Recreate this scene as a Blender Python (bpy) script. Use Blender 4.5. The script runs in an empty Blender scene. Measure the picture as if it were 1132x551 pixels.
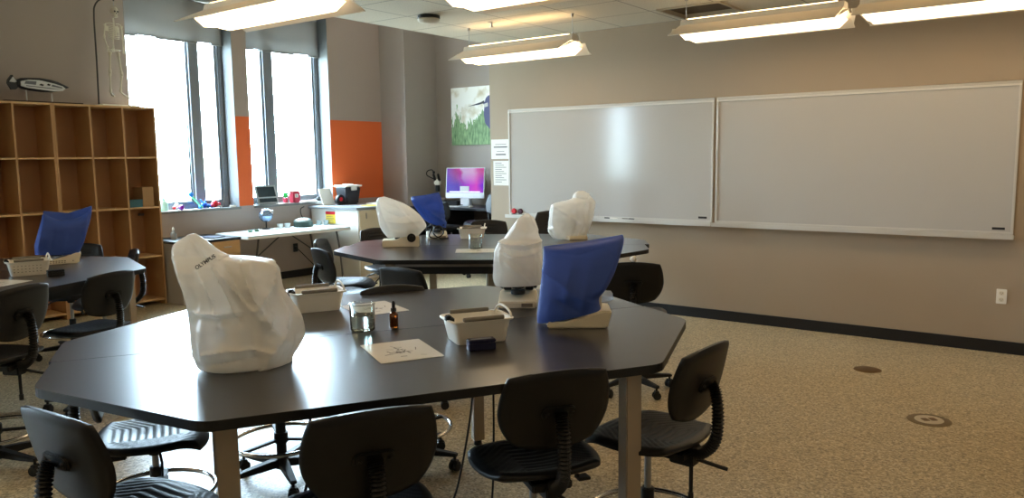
import bpy, bmesh, math, random
import numpy as np
from mathutils import Vector, Matrix, noise
from mathutils.bvhtree import BVHTree
random.seed(7)
PI = math.pi
sc = bpy.context.scene
COL = sc.collection

# ------------------------------------------------------------------ camera
FPX, CX, CY = 861.2, 566.0, 275.5
YAW, PITCH, ROLL, EYE = .6383, -.1166, -.0126, 1.6524
_f = np.array([-math.sin(YAW)*math.cos(PITCH), math.cos(YAW)*math.cos(PITCH), math.sin(PITCH)])
_r0 = np.array([math.cos(YAW), math.sin(YAW), 0.]); _u0 = np.cross(_r0, _f)
_c, _s = math.cos(ROLL), math.sin(ROLL)
_r = _c*_r0+_s*_u0; _u = -_s*_r0+_c*_u0
CAMP = np.array([0, 0, EYE])
def ray(u, v): return _f+_r*(u-CX)/FPX-_u*(v-CY)/FPX
def atz(u, v, z):
    d = ray(u, v); return CAMP+d*((z-EYE)/d[2])
def aty(u, v, y):
    d = ray(u, v); return CAMP+d*(y/d[1])
def atx(u, v, x):
    d = ray(u, v); return CAMP+d*(x/d[0])
cam = bpy.data.cameras.new('camera'); cam.sensor_width = 36; cam.lens = FPX/1132*36
cam.clip_start = .02
co = bpy.data.objects.new('camera', cam); COL.objects.link(co)
co.matrix_world = Matrix(((_r[0], _u[0], -_f[0], 0), (_r[1], _u[1], -_f[1], 0), (_r[2], _u[2], -_f[2], EYE), (0, 0, 0, 1)))
sc.camera = co

# ------------------------------------------------------------------ materials
def sock(n, name, val):
    if name in n.inputs: n.inputs[name].default_value = val
def lin(c):
    return tuple(((x/255/12.92) if x/255 <= .04045 else ((x/255+.055)/1.055)**2.4) for x in c)+(1,)
def mat(name, rgb, rough=.5, metal=0, spec=.5, var=0, vscale=8, bump=0, bscale=60, emit=None, estr=0, trans=0, ior=1.45, alpha=1, coat=0):
    m = bpy.data.materials.new(name); m.use_nodes = True
    nt = m.node_tree; b = nt.nodes['Principled BSDF']
    b.inputs['Base Color'].default_value = lin(rgb)
    b.inputs['Roughness'].default_value = rough; b.inputs['Metallic'].default_value = metal
    sock(b, 'Specular IOR Level', spec); sock(b, 'Transmission Weight', trans); sock(b, 'IOR', ior)
    sock(b, 'Coat Weight', coat)
    if alpha < 1: b.inputs['Alpha'].default_value = alpha
    if emit: sock(b, 'Emission Color', lin(emit)); sock(b, 'Emission Strength', estr)
    if var or bump:
        tc = nt.nodes.new('ShaderNodeTexCoord')
    if var:
        nz = nt.nodes.new('ShaderNodeTexNoise'); nz.inputs['Scale'].default_value = vscale; nz.inputs['Detail'].default_value = 4
        nt.links.new(tc.outputs['Object'], nz.inputs['Vector'])
        mx = nt.nodes.new('ShaderNodeMix'); mx.data_type = 'RGBA'
        lo = tuple(max(0, c*(1-var)) for c in lin(rgb)[:3])+(1,); hi = tuple(min(1, c*(1+var)) for c in lin(rgb)[:3])+(1,)
        mx.inputs[6].default_value = lo; mx.inputs[7].default_value = hi
        nt.links.new(nz.outputs['Fac'], mx.inputs[0]); nt.links.new(mx.outputs[2], b.inputs['Base Color'])
    if bump:
        n2 = nt.nodes.new('ShaderNodeTexNoise'); n2.inputs['Scale'].default_value = bscale; n2.inputs['Detail'].default_value = 3
        nt.links.new(tc.outputs['Object'], n2.inputs['Vector'])
        bp = nt.nodes.new('ShaderNodeBump'); bp.inputs['Strength'].default_value = bump; bp.inputs['Distance'].default_value = .01
        nt.links.new(n2.outputs['Fac'], bp.inputs['Height']); nt.links.new(bp.outputs['Normal'], b.inputs['Normal'])
    return m

WALLC = (166, 149, 128)
M_wall = mat('wall_paint_warm_lit', WALLC, .75, bump=.05, bscale=180, var=.03, vscale=2)  # warm lamplight tint put into the wall colour
M_alcove = mat('wall_paint_cool_lit', (160, 150, 142), .75, bump=.05, bscale=180, var=.03, vscale=2)  # same paint, the greyer tone of cooler light put into its colour
M_black_base = mat('black_rubber_base', (24, 22, 22), .5)
M_alu = mat('brushed_aluminium', (150, 152, 155), .4, metal=.6)
M_winframe = mat('grey_window_frame', (128, 132, 138), .45, metal=.2)
M_shade = mat('grey_roller_shade', (150, 148, 144), .9, bump=.1, bscale=300)
M_reveal = mat('window_reveal', (120, 119, 116), .6)
M_wood = mat('birch_plywood', (190, 146, 100), .55, var=.12, vscale=5)
M_wood_edge = mat('birch_edge', (208, 168, 118), .55, var=.08, vscale=9)
M_table = mat('black_walnut_laminate', (34, 30, 29), .33, var=.12, vscale=10, spec=.45, coat=0)
_tb = M_table.node_tree.nodes['Principled BSDF']; sock(_tb, 'Coat Weight', .55); sock(_tb, 'Coat Roughness', .21); sock(_tb, 'Coat IOR', 1.55)
M_table_edge = mat('black_edge_band', (16, 15, 15), .45)
M_leg = mat('taupe_powder_coat', (168, 154, 136), .4, metal=.3)
M_rail = mat('grey_steel_rail', (150, 146, 140), .5)
M_dark = mat('dark_steel', (28, 27, 28), .5)
M_black = mat('black_plastic', (17, 17, 18), .48)
M_poly = mat('black_polyurethane', (20, 20, 22), .42, bump=.06, bscale=400, spec=.45)
M_chrome = mat('chrome', (200, 200, 202), .16, metal=1)
M_satin = mat('satin_steel', (165, 165, 165), .35, metal=.9)
M_white = mat('white_plastic', (242, 238, 228), .4)
M_ivory = mat('ivory_enamel', (228, 220, 200), .4)
M_grey = mat('grey_plastic', (128, 122, 112), .5)
M_whitepaint = mat('white_enamel', (226, 222, 214), .35)
M_paper = mat('white_paper', (232, 228, 220), .7)
M_ink = mat('grey_ink', (96, 94, 98), .8)
M_blackink = mat('black_ink', (38, 36, 36), .8)
M_red = mat('red_plastic', (200, 24, 40), .35)
M_blue = mat('blue_plastic', (20, 90, 220), .35)
M_cyan = mat('cyan_plastic', (20, 130, 220), .35)
M_green = mat('green_plastic', (40, 190, 90), .35)
M_mint = mat('mint_plastic', (120, 220, 190), .35)
M_purple = mat('purple_plastic', (120, 20, 150), .35)
M_pink = mat('pink_red_plastic', (208, 60, 90), .35)
M_cardboard = mat('brown_cardboard', (170, 132, 92), .8)
M_teal = mat('teal_card', (66, 108, 120), .7)
M_bone = mat('ivory_bone', (206, 196, 176), .5)
M_tin = mat('dark_green_tin', (52, 72, 62), .35, metal=.3)
M_yellow = mat('yellow_card', (224, 196, 60), .6)
M_navybox = mat('navy_box', (26, 28, 62), .4)
M_copper = mat('bronze_plate', (120, 92, 58), .4, metal=.6)
M_foldtop = mat('pale_blue_white_laminate', (214, 222, 224), .35)
M_cabwood = mat('maple_laminate', (196, 150, 98), .5, var=.1, vscale=6)

def mat_floor():
    m = bpy.data.materials.new('speckled_terrazzo'); m.use_nodes = True
    nt = m.node_tree; b = nt.nodes['Principled BSDF']; N = nt.nodes.new; L = nt.links.new
    tc = N('ShaderNodeTexCoord')
    v = N('ShaderNodeTexVoronoi'); v.inputs['Scale'].default_value = 85; L(tc.outputs['Object'], v.inputs['Vector'])
    rp = N('ShaderNodeValToRGB'); rp.color_ramp.interpolation = 'CONSTANT'
    cols = [(0, (92, 80, 60)), (.13, (160, 142, 108)), (.36, (176, 158, 122)), (.56, (194, 176, 140)), (.74, (214, 197, 162)), (.86, (130, 116, 88)), (.95, (228, 218, 192))]
    els = rp.color_ramp.elements
    els[0].position = 0; els[0].color = lin(cols[0][1]); els[1].position = cols[1][0]; els[1].color = lin(cols[1][1])
    for p_, c_ in cols[2:]:
        e = els.new(p_); e.color = lin(c_)
    sp = N('ShaderNodeSeparateColor'); L(v.outputs['Color'], sp.inputs[0]); L(sp.outputs[0], rp.inputs['Fac'])
    v2 = N('ShaderNodeTexVoronoi'); v2.inputs['Scale'].default_value = 120; L(tc.outputs['Object'], v2.inputs['Vector'])
    sp2 = N('ShaderNodeSeparateColor'); L(v2.outputs['Color'], sp2.inputs[0])
    rp2 = N('ShaderNodeValToRGB'); e = rp2.color_ramp.elements
    e[0].position = 0; e[0].color = lin((136, 119, 90)); e[1].position = 1; e[1].color = lin((218, 200, 163))
    L(sp2.outputs[0], rp2.inputs['Fac'])
    mx = N('ShaderNodeMix'); mx.data_type = 'RGBA'; mx.inputs[0].default_value = .45
    L(rp.outputs['Color'], mx.inputs[6]); L(rp2.outputs['Color'], mx.inputs[7]); L(mx.outputs[2], b.inputs['Base Color'])
    b.inputs['Roughness'].default_value = .34; sock(b, 'Specular IOR Level', .5)
    return m
M_floor = mat_floor()

def mat_ceiling(x0, y0, pitch):
    m = bpy.data.materials.new('acoustic_tile'); m.use_nodes = True
    nt = m.node_tree; b = nt.nodes['Principled BSDF']; N = nt.nodes.new; L = nt.links.new
    tc = N('ShaderNodeTexCoord'); sx = N('ShaderNodeSeparateXYZ'); L(tc.outputs['Object'], sx.inputs[0])
    outs = []
    for ax, o in ((0, x0), (1, y0)):
        a = N('ShaderNodeMath'); a.operation = 'SUBTRACT'; L(sx.outputs[ax], a.inputs[0]); a.inputs[1].default_value = o
        w = N('ShaderNodeMath'); w.operation = 'PINGPONG'; L(a.outputs[0], w.inputs[0]); w.inputs[1].default_value = pitch/2
        lt = N('ShaderNodeMath'); lt.operation = 'LESS_THAN'; L(w.outputs[0], lt.inputs[0]); lt.inputs[1].default_value = .007
        outs.append(lt)
    mm = N('ShaderNodeMath'); mm.operation = 'MAXIMUM'; L(outs[0].outputs[0], mm.inputs[0]); L(outs[1].outputs[0], mm.inputs[1])
    nz = N('ShaderNodeTexNoise'); nz.inputs['Scale'].default_value = 90; nz.inputs['Detail'].default_value = 3; L(tc.outputs['Object'], nz.inputs['Vector'])
    rp = N('ShaderNodeValToRGB'); e = rp.color_ramp.elements
    e[0].position = .35; e[0].color = lin((196, 188, 172)); e[1].position = .6; e[1].color = lin((214, 206, 190))
    L(nz.outputs['Fac'], rp.inputs['Fac'])
    mx = N('ShaderNodeMix'); mx.data_type = 'RGBA'; L(mm.outputs[0], mx.inputs[0]); L(rp.outputs['Color'], mx.inputs[6]); mx.inputs[7].default_value = lin((146, 137, 124))
    L(mx.outputs[2], b.inputs['Base Color']); b.inputs['Roughness'].default_value = .85
    return m
M_ceil = mat_ceiling(-5.31, 6.17, .635)

def mat_leftwall():
    # wall paint tinted for its cooler light, with an orange painted band between sill height and 2.24 m
    m = mat('painted_window_wall', (150, 140, 132), .75, bump=.05, bscale=180)
    nt = m.node_tree; b = nt.nodes['Principled BSDF']; N = nt.nodes.new; L = nt.links.new
    tc = N('ShaderNodeTexCoord'); sx = N('ShaderNodeSeparateXYZ'); L(tc.outputs['Object'], sx.inputs[0])
    def cmp(op, s, val):
        n = N('ShaderNodeMath'); n.operation = op; L(s, n.inputs[0]); n.inputs[1].default_value = val; return n.outputs[0]
    def mul(a, c):
        n = N('ShaderNodeMath'); n.operation = 'MULTIPLY'; L(a, n.inputs[0]); L(c, n.inputs[1]); return n.outputs[0]
    k = mul(mul(mul(cmp('GREATER_THAN', sx.outputs[2], 1.062), cmp('LESS_THAN', sx.outputs[2], 2.24)), cmp('GREATER_THAN', sx.outputs[1], 6.1)), cmp('GREATER_THAN', sx.outputs[0], -9.052))
    mx = N('ShaderNodeMix'); mx.data_type = 'RGBA'; L(k, mx.inputs[0])
    mx.inputs[6].default_value = lin((166, 150, 140)); mx.inputs[7].default_value = lin((226, 104, 50))
    L(mx.outputs[2], b.inputs['Base Color'])
    return m
M_leftwall = mat_leftwall()

def mat_plastic_cover(name, rgb, rough=.4, transl=.45, transp=.12):
    m = bpy.data.materials.new(name); m.use_nodes = True
    nt = m.node_tree; N = nt.nodes.new; L = nt.links.new
    b = nt.nodes['Principled BSDF']; out = nt.nodes['Material Output']
    b.inputs['Base Color'].default_value = lin(rgb); b.inputs['Roughness'].default_value = rough
    tc = N('ShaderNodeTexCoord'); nz = N('ShaderNodeTexNoise'); nz.inputs['Scale'].default_value = 22; nz.inputs['Detail'].default_value = 4
    L(tc.outputs['Object'], nz.inputs['Vector'])
    bp = N('ShaderNodeBump'); bp.inputs['Strength'].default_value = .15; bp.inputs['Distance'].default_value = .01
    L(nz.outputs['Fac'], bp.inputs['Height']); L(bp.outputs['Normal'], b.inputs['Normal'])
    t = N('ShaderNodeBsdfTranslucent'); t.inputs['Color'].default_value = lin(rgb)
    L(bp.outputs['Normal'], t.inputs['Normal'])
    tr = N('ShaderNodeBsdfTransparent')
    m1 = N('ShaderNodeMixShader'); m1.inputs[0].default_value = transl; L(b.outputs[0], m1.inputs[1]); L(t.outputs[0], m1.inputs[2])
    m2 = N('ShaderNodeMixShader'); m2.inputs[0].default_value = transp; L(m1.outputs[0], m2.inputs[1]); L(tr.outputs[0], m2.inputs[2])
    L(m2.outputs[0], out.inputs['Surface'])
    return m
M_cover = mat_plastic_cover('cloudy_vinyl', (250, 246, 238), .30, .40, .08)
M_shade = mat_plastic_cover('grey_roller_shade_cloth', (160, 159, 157), .8, .13, .0)
M_bluecover = mat_plastic_cover('blue_woven_fabric', (58, 90, 182), .6, .12, .0)
M_bluefilm = mat_plastic_cover('thin_blue_fabric', (52, 88, 178), .5, .3, .06)
M_clearbag = mat_plastic_cover('clear_bag_film', (200, 212, 228), .2, .3, .5)

def mat_glass(name, tint=(245, 248, 248), rough=.02):
    m = bpy.data.materials.new(name); m.use_nodes = True
    nt = m.node_tree; N = nt.nodes.new; L = nt.links.new; out = nt.nodes['Material Output']
    tr = N('ShaderNodeBsdfTransparent'); tr.inputs['Color'].default_value = lin(tint)
    gl = N('ShaderNodeBsdfGlossy'); gl.inputs['Roughness'].default_value = rough
    fr = N('ShaderNodeFresnel'); fr.inputs['IOR'].default_value = 1.45
    ge = N('ShaderNodeNewGeometry'); iv = N('ShaderNodeMath'); iv.operation = 'SUBTRACT'; iv.inputs[0].default_value = 1; L(ge.outputs['Backfacing'], iv.inputs[1])
    ml = N('ShaderNodeMath'); ml.operation = 'MULTIPLY'; L(fr.outputs[0], ml.inputs[0]); L(iv.outputs[0], ml.inputs[1])
    mx = N('ShaderNodeMixShader'); L(ml.outputs[0], mx.inputs[0]); L(tr.outputs[0], mx.inputs[1]); L(gl.outputs[0], mx.inputs[2])
    L(mx.outputs[0], out.inputs['Surface'])
    return m
M_pane = mat_glass('window_glass')
M_glass = mat('lab_glass', (240, 246, 244), .03, trans=1, ior=1.46)
M_water = mat('water', (236, 240, 236), .0, trans=1, ior=1.33)
M_amber = mat('amber_glass', (150, 72, 14), .08, trans=.75, ior=1.5)
M_amberfluid = mat('brown_liquid', (44, 22, 10), .2)

def emit_mat(name, rgb, strength):
    m = bpy.data.materials.new(name); m.use_nodes = True
    nt = m.node_tree; b = nt.nodes['Principled BSDF']
    b.inputs['Base Color'].default_value = (.8, .8, .8, 1)
    sock(b, 'Emission Color', lin(rgb)); sock(b, 'Emission Strength', strength)
    return m
M_lens = emit_mat('lit_diffuser', (255, 221, 172), 7.2)
M_uplens = emit_mat('lit_uplight', (255, 217, 160), 13.0)

# ------------------------------------------------------------------ mesh helpers
def axes(d):
    d = Vector(d).normalized(); a = Vector((0, 0, 1)) if abs(d.z) < .9 else Vector((1, 0, 0))
    x = d.cross(a).normalized(); return x, d.cross(x).normalized(), d
class MB:
    def __init__(s): s.v = []; s.f = []; s.m = []
    def add(s, vs, fs, mi=0):
        k = len(s.v); s.v += [tuple(p) for p in vs]; s.f += [tuple(i+k for i in f) for f in fs]; s.m += [mi]*len(fs); return s
    def box(s, c, d, rz=0, mi=0, taper=1.0, M=None):
        hx, hy, hz = d[0]/2, d[1]/2, d[2]/2; vs = []
        cr, sr = math.cos(rz), math.sin(rz)
        for z, k in ((-hz, taper), (hz, 1)):
            for x, y in ((-hx, -hy), (hx, -hy), (hx, hy), (-hx, hy)):
                x *= k; y *= k; p = Vector((x*cr-y*sr, x*sr+y*cr, z))
                if M: p = M @ p
                vs.append((c[0]+p.x, c[1]+p.y, c[2]+p.z))
        return s.add(vs, [(3, 2, 1, 0), (4, 5, 6, 7), (0, 1, 5, 4), (1, 2, 6, 5), (2, 3, 7, 6), (3, 0, 4, 7)], mi)
    def b2(s, x0, x1, y0, y1, z0, z1, mi=0): return s.box(((x0+x1)/2, (y0+y1)/2, (z0+z1)/2), (abs(x1-x0), abs(y1-y0), abs(z1-z0)), mi=mi)
    def cyl(s, a, b, r0, r1=None, n=16, mi=0, caps=True):
        r1 = r0 if r1 is None else r1; a = Vector(a); b = Vector(b); x, y, d = axes(b-a); vs = []
        for p, r in ((a, r0), (b, r1)):
            for i in range(n):
                t = 2*PI*i/n; vs.append(p+x*(r*math.cos(t))+y*(r*math.sin(t)))
        fs = [(i, i+n, (i+1) % n+n, (i+1) % n) for i in range(n)]
        if caps: fs += [tuple(range(n)), tuple(range(2*n-1, n-1, -1))]
        return s.add(vs, fs, mi)
    def tube(s, pts, r, n=10, mi=0, closed=False, rs=None):
        P = [Vector(p) for p in pts]; m = len(P); vs = []; fs = []; up = None
        for i, p in enumerate(P):
            d = (P[(i+1) % m]-P[i-1]) if closed else (P[min(i+1, m-1)]-P[max(i-1, 0)])
            if up is None: x, y, d = axes(d)
            else:
                d = d.normalized(); x = (up-d*up.dot(d)).normalized(); y = d.cross(x)
            up = x; rr = rs[i] if rs else r
            for k in range(n):
                t = 2*PI*k/n; vs.append(p+x*(rr*math.cos(t))+y*(rr*math.sin(t)))
        for i in range(m if closed else m-1):
            j = (i+1) % m
            for k in range(n): fs.append((i*n+k, i*n+(k+1) % n, j*n+(k+1) % n, j*n+k))
        if not closed: fs += [tuple(range(n-1, -1, -1)), tuple((m-1)*n+k for k in range(n))]
        return s.add(vs, fs, mi)
    def lathe(s, prof, c=(0, 0, 0), n=24, mi=0):
        vs = []; fs = []; m = len(prof)
        for r, z in prof:
            for k in range(n):
                t = 2*PI*k/n; vs.append((c[0]+r*math.cos(t), c[1]+r*math.sin(t), c[2]+z))
        for i in range(m-1):
            for k in range(n): fs.append((i*n+k, i*n+(k+1) % n, (i+1)*n+(k+1) % n, (i+1)*n+k))
        if prof[0][0] > 1e-6: fs.append(tuple(range(n-1, -1, -1)))
        if prof[-1][0] > 1e-6: fs.append(tuple((m-1)*n+k for k in range(n)))
        return s.add(vs, fs, mi)
    def prism(s, poly, z0, z1, mi=0, M=None):
        n = len(poly); vs = [Vector((x, y, z)) for z in (z0, z1) for x, y in poly]
        if M: vs = [M @ p for p in vs]
        return s.add(vs, [tuple(range(n-1, -1, -1)), tuple(range(n, 2*n))]+[(i, (i+1) % n, (i+1) % n+n, i+n) for i in range(n)], mi)
    def ball(s, c, r, n=14, sc_=(1, 1, 1), mi=0):
        vs = []; fs = []; m = max(6, n//2)
        for i in range(m+1):
            ph = PI*i/m
            for k in range(n):
                t = 2*PI*k/n; vs.append((c[0]+r*sc_[0]*math.sin(ph)*math.cos(t), c[1]+r*sc_[1]*math.sin(ph)*math.sin(t), c[2]+r*sc_[2]*math.cos(ph)))
        for i in range(m):
            for k in range(n): fs.append((i*n+k, (i+1)*n+k, (i+1)*n+(k+1) % n, i*n+(k+1) % n))
        return s.add(vs, fs, mi)
    def torus(s, c, R, r, n=40, k=10, mi=0, sx=1, sy=1):
        return s.tube([(c[0]+R*sx*math.cos(2*PI*i/n), c[1]+R*sy*math.sin(2*PI*i/n), c[2]) for i in range(n)], r, k, mi, closed=True)
    def build(s, name, mats, parent=None, bevel=0, smooth=True, seg=2, loc=None, ang=40, rz=0, weld=True):
        me = bpy.data.meshes.new(name); me.from_pydata(s.v, [], s.f)
        for i, k in enumerate(s.m): me.polygons[i].material_index = k
        if not isinstance(mats, (list, tuple)): mats = [mats]
        for m in mats: me.materials.append(m)
        bm = bmesh.new(); bm.from_mesh(me)
        if weld: bmesh.ops.remove_doubles(bm, verts=bm.verts, dist=1e-5)
        if bevel:
            es = [e for e in bm.edges if len(e.link_faces) == 2 and e.calc_face_angle(0) > math.radians(35)]
            bmesh.ops.bevel(bm, geom=es, offset=bevel, segments=seg, affect='EDGES', clamp_overlap=True)
        bmesh.ops.recalc_face_normals(bm, faces=bm.faces)
        bm.to_mesh(me); bm.free()
        if smooth:
            me.polygons.foreach_set('use_smooth', [True]*len(me.polygons))
            try: me.set_sharp_from_angle(angle=math.radians(ang))
            except Exception: pass
        o = bpy.data.objects.new(name, me); COL.objects.link(o)
        if parent: o.parent = parent
        if loc is not None: o.location = loc
        o.rotation_euler.z = rz
        return o
def tag(o, label=None, cat=None, group=None, kind=None):
    if label: o['label'] = label
    if cat: o['category'] = cat
    if group: o['group'] = group
    if kind: o['kind'] = kind
    return o
def thing(name, label, cat, loc=(0, 0, 0), rz=0, group=None):
    o = bpy.data.objects.new(name, None); o.empty_display_size = .1; COL.objects.link(o)
    o.location = loc; o.rotation_euler.z = rz
    return tag(o, label, cat, group)
def struct(name, mb, m, **k): return tag(mb.build(name, m, **k), kind='structure')
def dup(root, loc, rz, label, group=None):
    r = root.copy(); COL.objects.link(r); r.location = loc; r.rotation_euler.z = rz; r['label'] = label
    if group: r['group'] = group
    for ch in list(root.children):
        c = ch.copy(); COL.objects.link(c); c.parent = r
        for g in ch.children:
            d = g.copy(); COL.objects.link(d); d.parent = c
    return r
def rrect(w, d, r, n=5):
    pts = []
    for cx, cy, a0 in ((w/2-r, d/2-r, 0), (-w/2+r, d/2-r, 90), (-w/2+r, -d/2+r, 180), (w/2-r, -d/2+r, 270)):
        for i in range(n+1):
            a = math.radians(a0+90*i/n); pts.append((cx+r*math.cos(a), cy+r*math.sin(a)))
    return pts
def round_poly(poly, r, n=4):
    out = []; m = len(poly)
    for i in range(m):
        p = Vector(poly[i]).to_2d(); a = (Vector(poly[i-1]).to_2d()-p).normalized(); b = (Vector(poly[(i+1) % m]).to_2d()-p).normalized()
        rr = r[i] if isinstance(r, (list, tuple)) else r
        p0 = p+a*rr; p1 = p+b*rr
        for k in range(n+1):
            t = k/n; q = p0*(1-t)**2+p*2*t*(1-t)+p1*t*t; out.append((q.x, q.y))
    return out
def smooth_path(pts, n=8):
    P = [Vector(p) for p in pts]; out = []
    for i in range(len(P)-1):
        p0, p1, p2, p3 = P[max(i-1, 0)], P[i], P[i+1], P[min(i+2, len(P)-1)]
        for k in range(n):
            t = k/n; out.append(.5*((2*p1)+(p2-p0)*t+(2*p0-5*p1+4*p2-p3)*t*t+(3*p1-p0-3*p2+p3)*t**3))
    out.append(P[-1]); return out

# ================================================================== THE ROOM
XW = -9.05      # inner face of the window wall
YB = 7.448      # whiteboard wall
YA = 9.5        # back of the alcove
XE = -5.83      # free end of the whiteboard wall, line of the dropped ceiling edge
ZC, ZH = 3.0, 4.35
XR, YK = 2.6, -3.6
struct('floor', MB().b2(XW-.5, XR+.15, YK-.15, YA+.15, -.1, 0), M_floor, smooth=False)
WINS = [(4.76, 6.153), (6.37, 7.746), (-2.75, -1.36)]
ZS = 1.055
mb = MB()
ys = [YK-.15, WINS[2][0], WINS[2][1], WINS[0][0], WINS[0][1], WINS[1][0], WINS[1][1], YA+.15]
for i in (0, 2, 4, 6): mb.b2(XW-.45, XW, ys[i], ys[i+1], 0, ZH)
for a, b in WINS: mb.b2(XW-.45, XW, a, b, 0, ZS-.03)
for k, (a, b) in enumerate(WINS): mb.b2(XW-.45, XW, a, b, 3.75 if k < 2 else 3.12, ZH)
struct('wall_left', mb, M_leftwall, smooth=False, weld=False)
struct('wall_front', MB().b2(XE, XR+.15, YB, YB+.15, 0, ZH), M_wall, smooth=False)
struct('wall_alcove', MB().b2(XW, XE+.15, YA, YA+.15, 0, ZH), M_alcove, smooth=False)
struct('wall_alcove_side', MB().b2(XE, XE+.15, YB+.15, YA, 0, ZH), M_alcove, smooth=False)
struct('wall_pier', MB().b2(XW, -8.52, 8.78, YA, 0, ZH), M_alcove, smooth=False)
struct('wall_right', MB().b2(XR, XR+.15, YK, YB, 0, ZH), M_wall, smooth=False)
struct('wall_back', MB().b2(XW, XR+.15, YK-.15, YK, 0, ZH), M_wall, smooth=False)
# dropped ceiling with one open tile, its edge fascia, and the higher perimeter ceiling
OX0, OX1, OY0, OY1 = -3.32, -2.705, 6.755, 7.345
mb = MB()
mb.b2(XE, OX0, YK, YB, ZC, ZC+.04); mb.b2(OX1, XR, YK, YB, ZC, ZC+.04)
mb.b2(OX0, OX1, YK, OY0, ZC, ZC+.04); mb.b2(OX0, OX1, OY1, YB, ZC, ZC+.04)
struct('ceiling', mb, M_ceil, smooth=False, weld=False)
struct('trim_1', MB().b2(XE-.02, XE, YK, YB, ZC-.002, ZH), M_ceil, smooth=False)
struct('ceiling_upper', MB().b2(XW-.45, XR+.15, YK-.15, YA+.15, ZH, ZH+.1), M_wall, smooth=False)
v = thing('ceiling_vent', 'dark square return air opening in the tiled ceiling above the long light', 'vent', ((OX0+OX1)/2, (OY0+OY1)/2, ZC))
hw, hd = (OX1-OX0)/2, (OY1-OY0)/2
mb = MB()
for sx_ in (-1, 1): mb.box((sx_*(hw-.012), 0, .01), (.024, hd*2, .05))
for sy_ in (-1, 1): mb.box((0, sy_*(hd-.012), .01), (hw*2-.048, .024, .05))
mb.build('frame', mat('grid_bar', (176, 166, 148), .6), v, smooth=False)
MB().box((0, 0, .03), (hw*2-.03, hd*2-.03, .01)).build('grille', mat('vent_grille', (92, 78, 60), .8), v, smooth=False)
# baseboards
struct('baseboard_front', MB().b2(XE, XR, YB-.012, YB, 0, .102), M_black_base, smooth=False)
struct('baseboard_left', MB().b2(XW, XW+.012, YK, 8.78, 0, .102), M_black_base, smooth=False)
struct('baseboard_alcove', MB().b2(-8.52, XE, YA-.012, YA, 0, .102), M_black_base, smooth=False)
struct('baseboard_pier', MB().b2(-8.52, -8.508, 8.78, YA-.012, 0, .102), M_black_base, smooth=False)
struct('baseboard_right', MB().b2(XR-.012, XR, YK, YB-.012, 0, .102), M_black_base, smooth=False)
struct('baseboard_back', MB().b2(XW+.012, XR-.012, YK, YK+.012, 0, .102), M_black_base, smooth=False)

# ------------------------------------------------------------------ windows
M_dimmer = mat('reveal_dimming_grey', (92, 96, 98), .6)  # dark colour holds down the glare on the window reveals
def window(n, y0, y1, ym0, ym1, z1=2.70):
    XG = -9.33
    w = tag(bpy.data.objects.new('window_%d' % n, None), kind='structure'); COL.objects.link(w); w.location = (XG, (y0+y1)/2, ZS)
    L = lambda a: a-(y0+y1)/2
    z0 = .0
    mb = MB()
    for a, b in ((y0, y0+.06), (y1-.075, y1)): mb.b2(-.04, .05, L(a), L(b), z0, z1)
    mb.b2(-.04, .045, L(y0+.06), L(y1-.075), z0, .055); mb.b2(-.04, .045, L(y0+.06), L(y1-.075), z1-.06, z1)
    mb.build('window_frame', M_winframe, w, bevel=.006)
    mb = MB().b2(-.05, .06, L(ym0), L(ym1), .055, z1-.06)
    mb.b2(.06, .075, L(ym0)-.012, L(ym0)+.012, .055, z1-.06)
    mb.build('mullion', M_winframe, w, bevel=.005)
    mb = MB()
    for a, b in ((y0+.06, ym0), (ym1, y1-.075)):
        mb.b2(-.02, .03, L(a), L(a)+.018, .055, z1-.06); mb.b2(-.02, .03, L(b)-.03, L(b), .055, z1-.06); mb.b2(-.02, .03, L(a)+.018, L(b)-.03, .055, .095)
    mb.build('sash', M_winframe, w, bevel=.004)
    for a, b in ((y0+.06, ym0), (ym1, y1-.075)):
        MB().b2(-.004, .004, L(a)+.018, L(b)-.03, .095, z1-.06).build('pane', M_pane, w, smooth=False)
    for s_, yy in ((-1, y0), (1, y1)):
        MB().b2(.051, .276, L(yy)-s_*.004, L(yy)-s_*.0005, 0, z1).build('reveal_dimmer', M_dimmer, w, smooth=False)  # thin dark sheets added over the reveals so they look less brightly lit
    sill = MB().b2(.05, .32, L(y0), L(y1), -.03, 0)
    sill.build('window_sill', M_reveal, w, bevel=.004)
    return w
window(1, *WINS[0], 5.672, 5.81)
window(2, *WINS[1], 6.785, 6.94)
window(3, *WINS[2], -2.64, -2.52, 2.06)
for k, (a, b, lb) in enumerate(((WINS[0][0], WINS[0][1], 'grey roller shade drawn down over the top of the window nearest the cubby shelves'),
                    (WINS[1][0], WINS[1][1], 'grey roller shade drawn down over the top of the window nearest the alcove'))):
    t = thing('roller_shade', lb, 'blind', (-9.255, (a+b)/2, 3.15), 0, 'roller shades on the windows')
    h = (b-a)/2-.006
    mb = MB(); n = 24
    vs = []
    for i in range(n+1):
        y = -h+2*h*i/n; wv = .004*math.sin(i*1.3)
        vs += [(wv, y, .014-.004*math.cos(i*.5)), (0, y, .52)]
    mb.add(vs, [(2*i, 2*i+2, 2*i+3, 2*i+1) for i in range(n)])
    sh = mb.build('fabric', M_shade, t); sm = sh.modifiers.new('solid', 'SOLIDIFY'); sm.thickness = .002
    MB().cyl((0, -h, .006), (0, h, .006), .009, n=10).build('hem_bar', M_shade, t)
    MB().cyl((-.03, -h, .56), (-.03, h, .56), .04, n=16).build('roller', M_shade, t)

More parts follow.
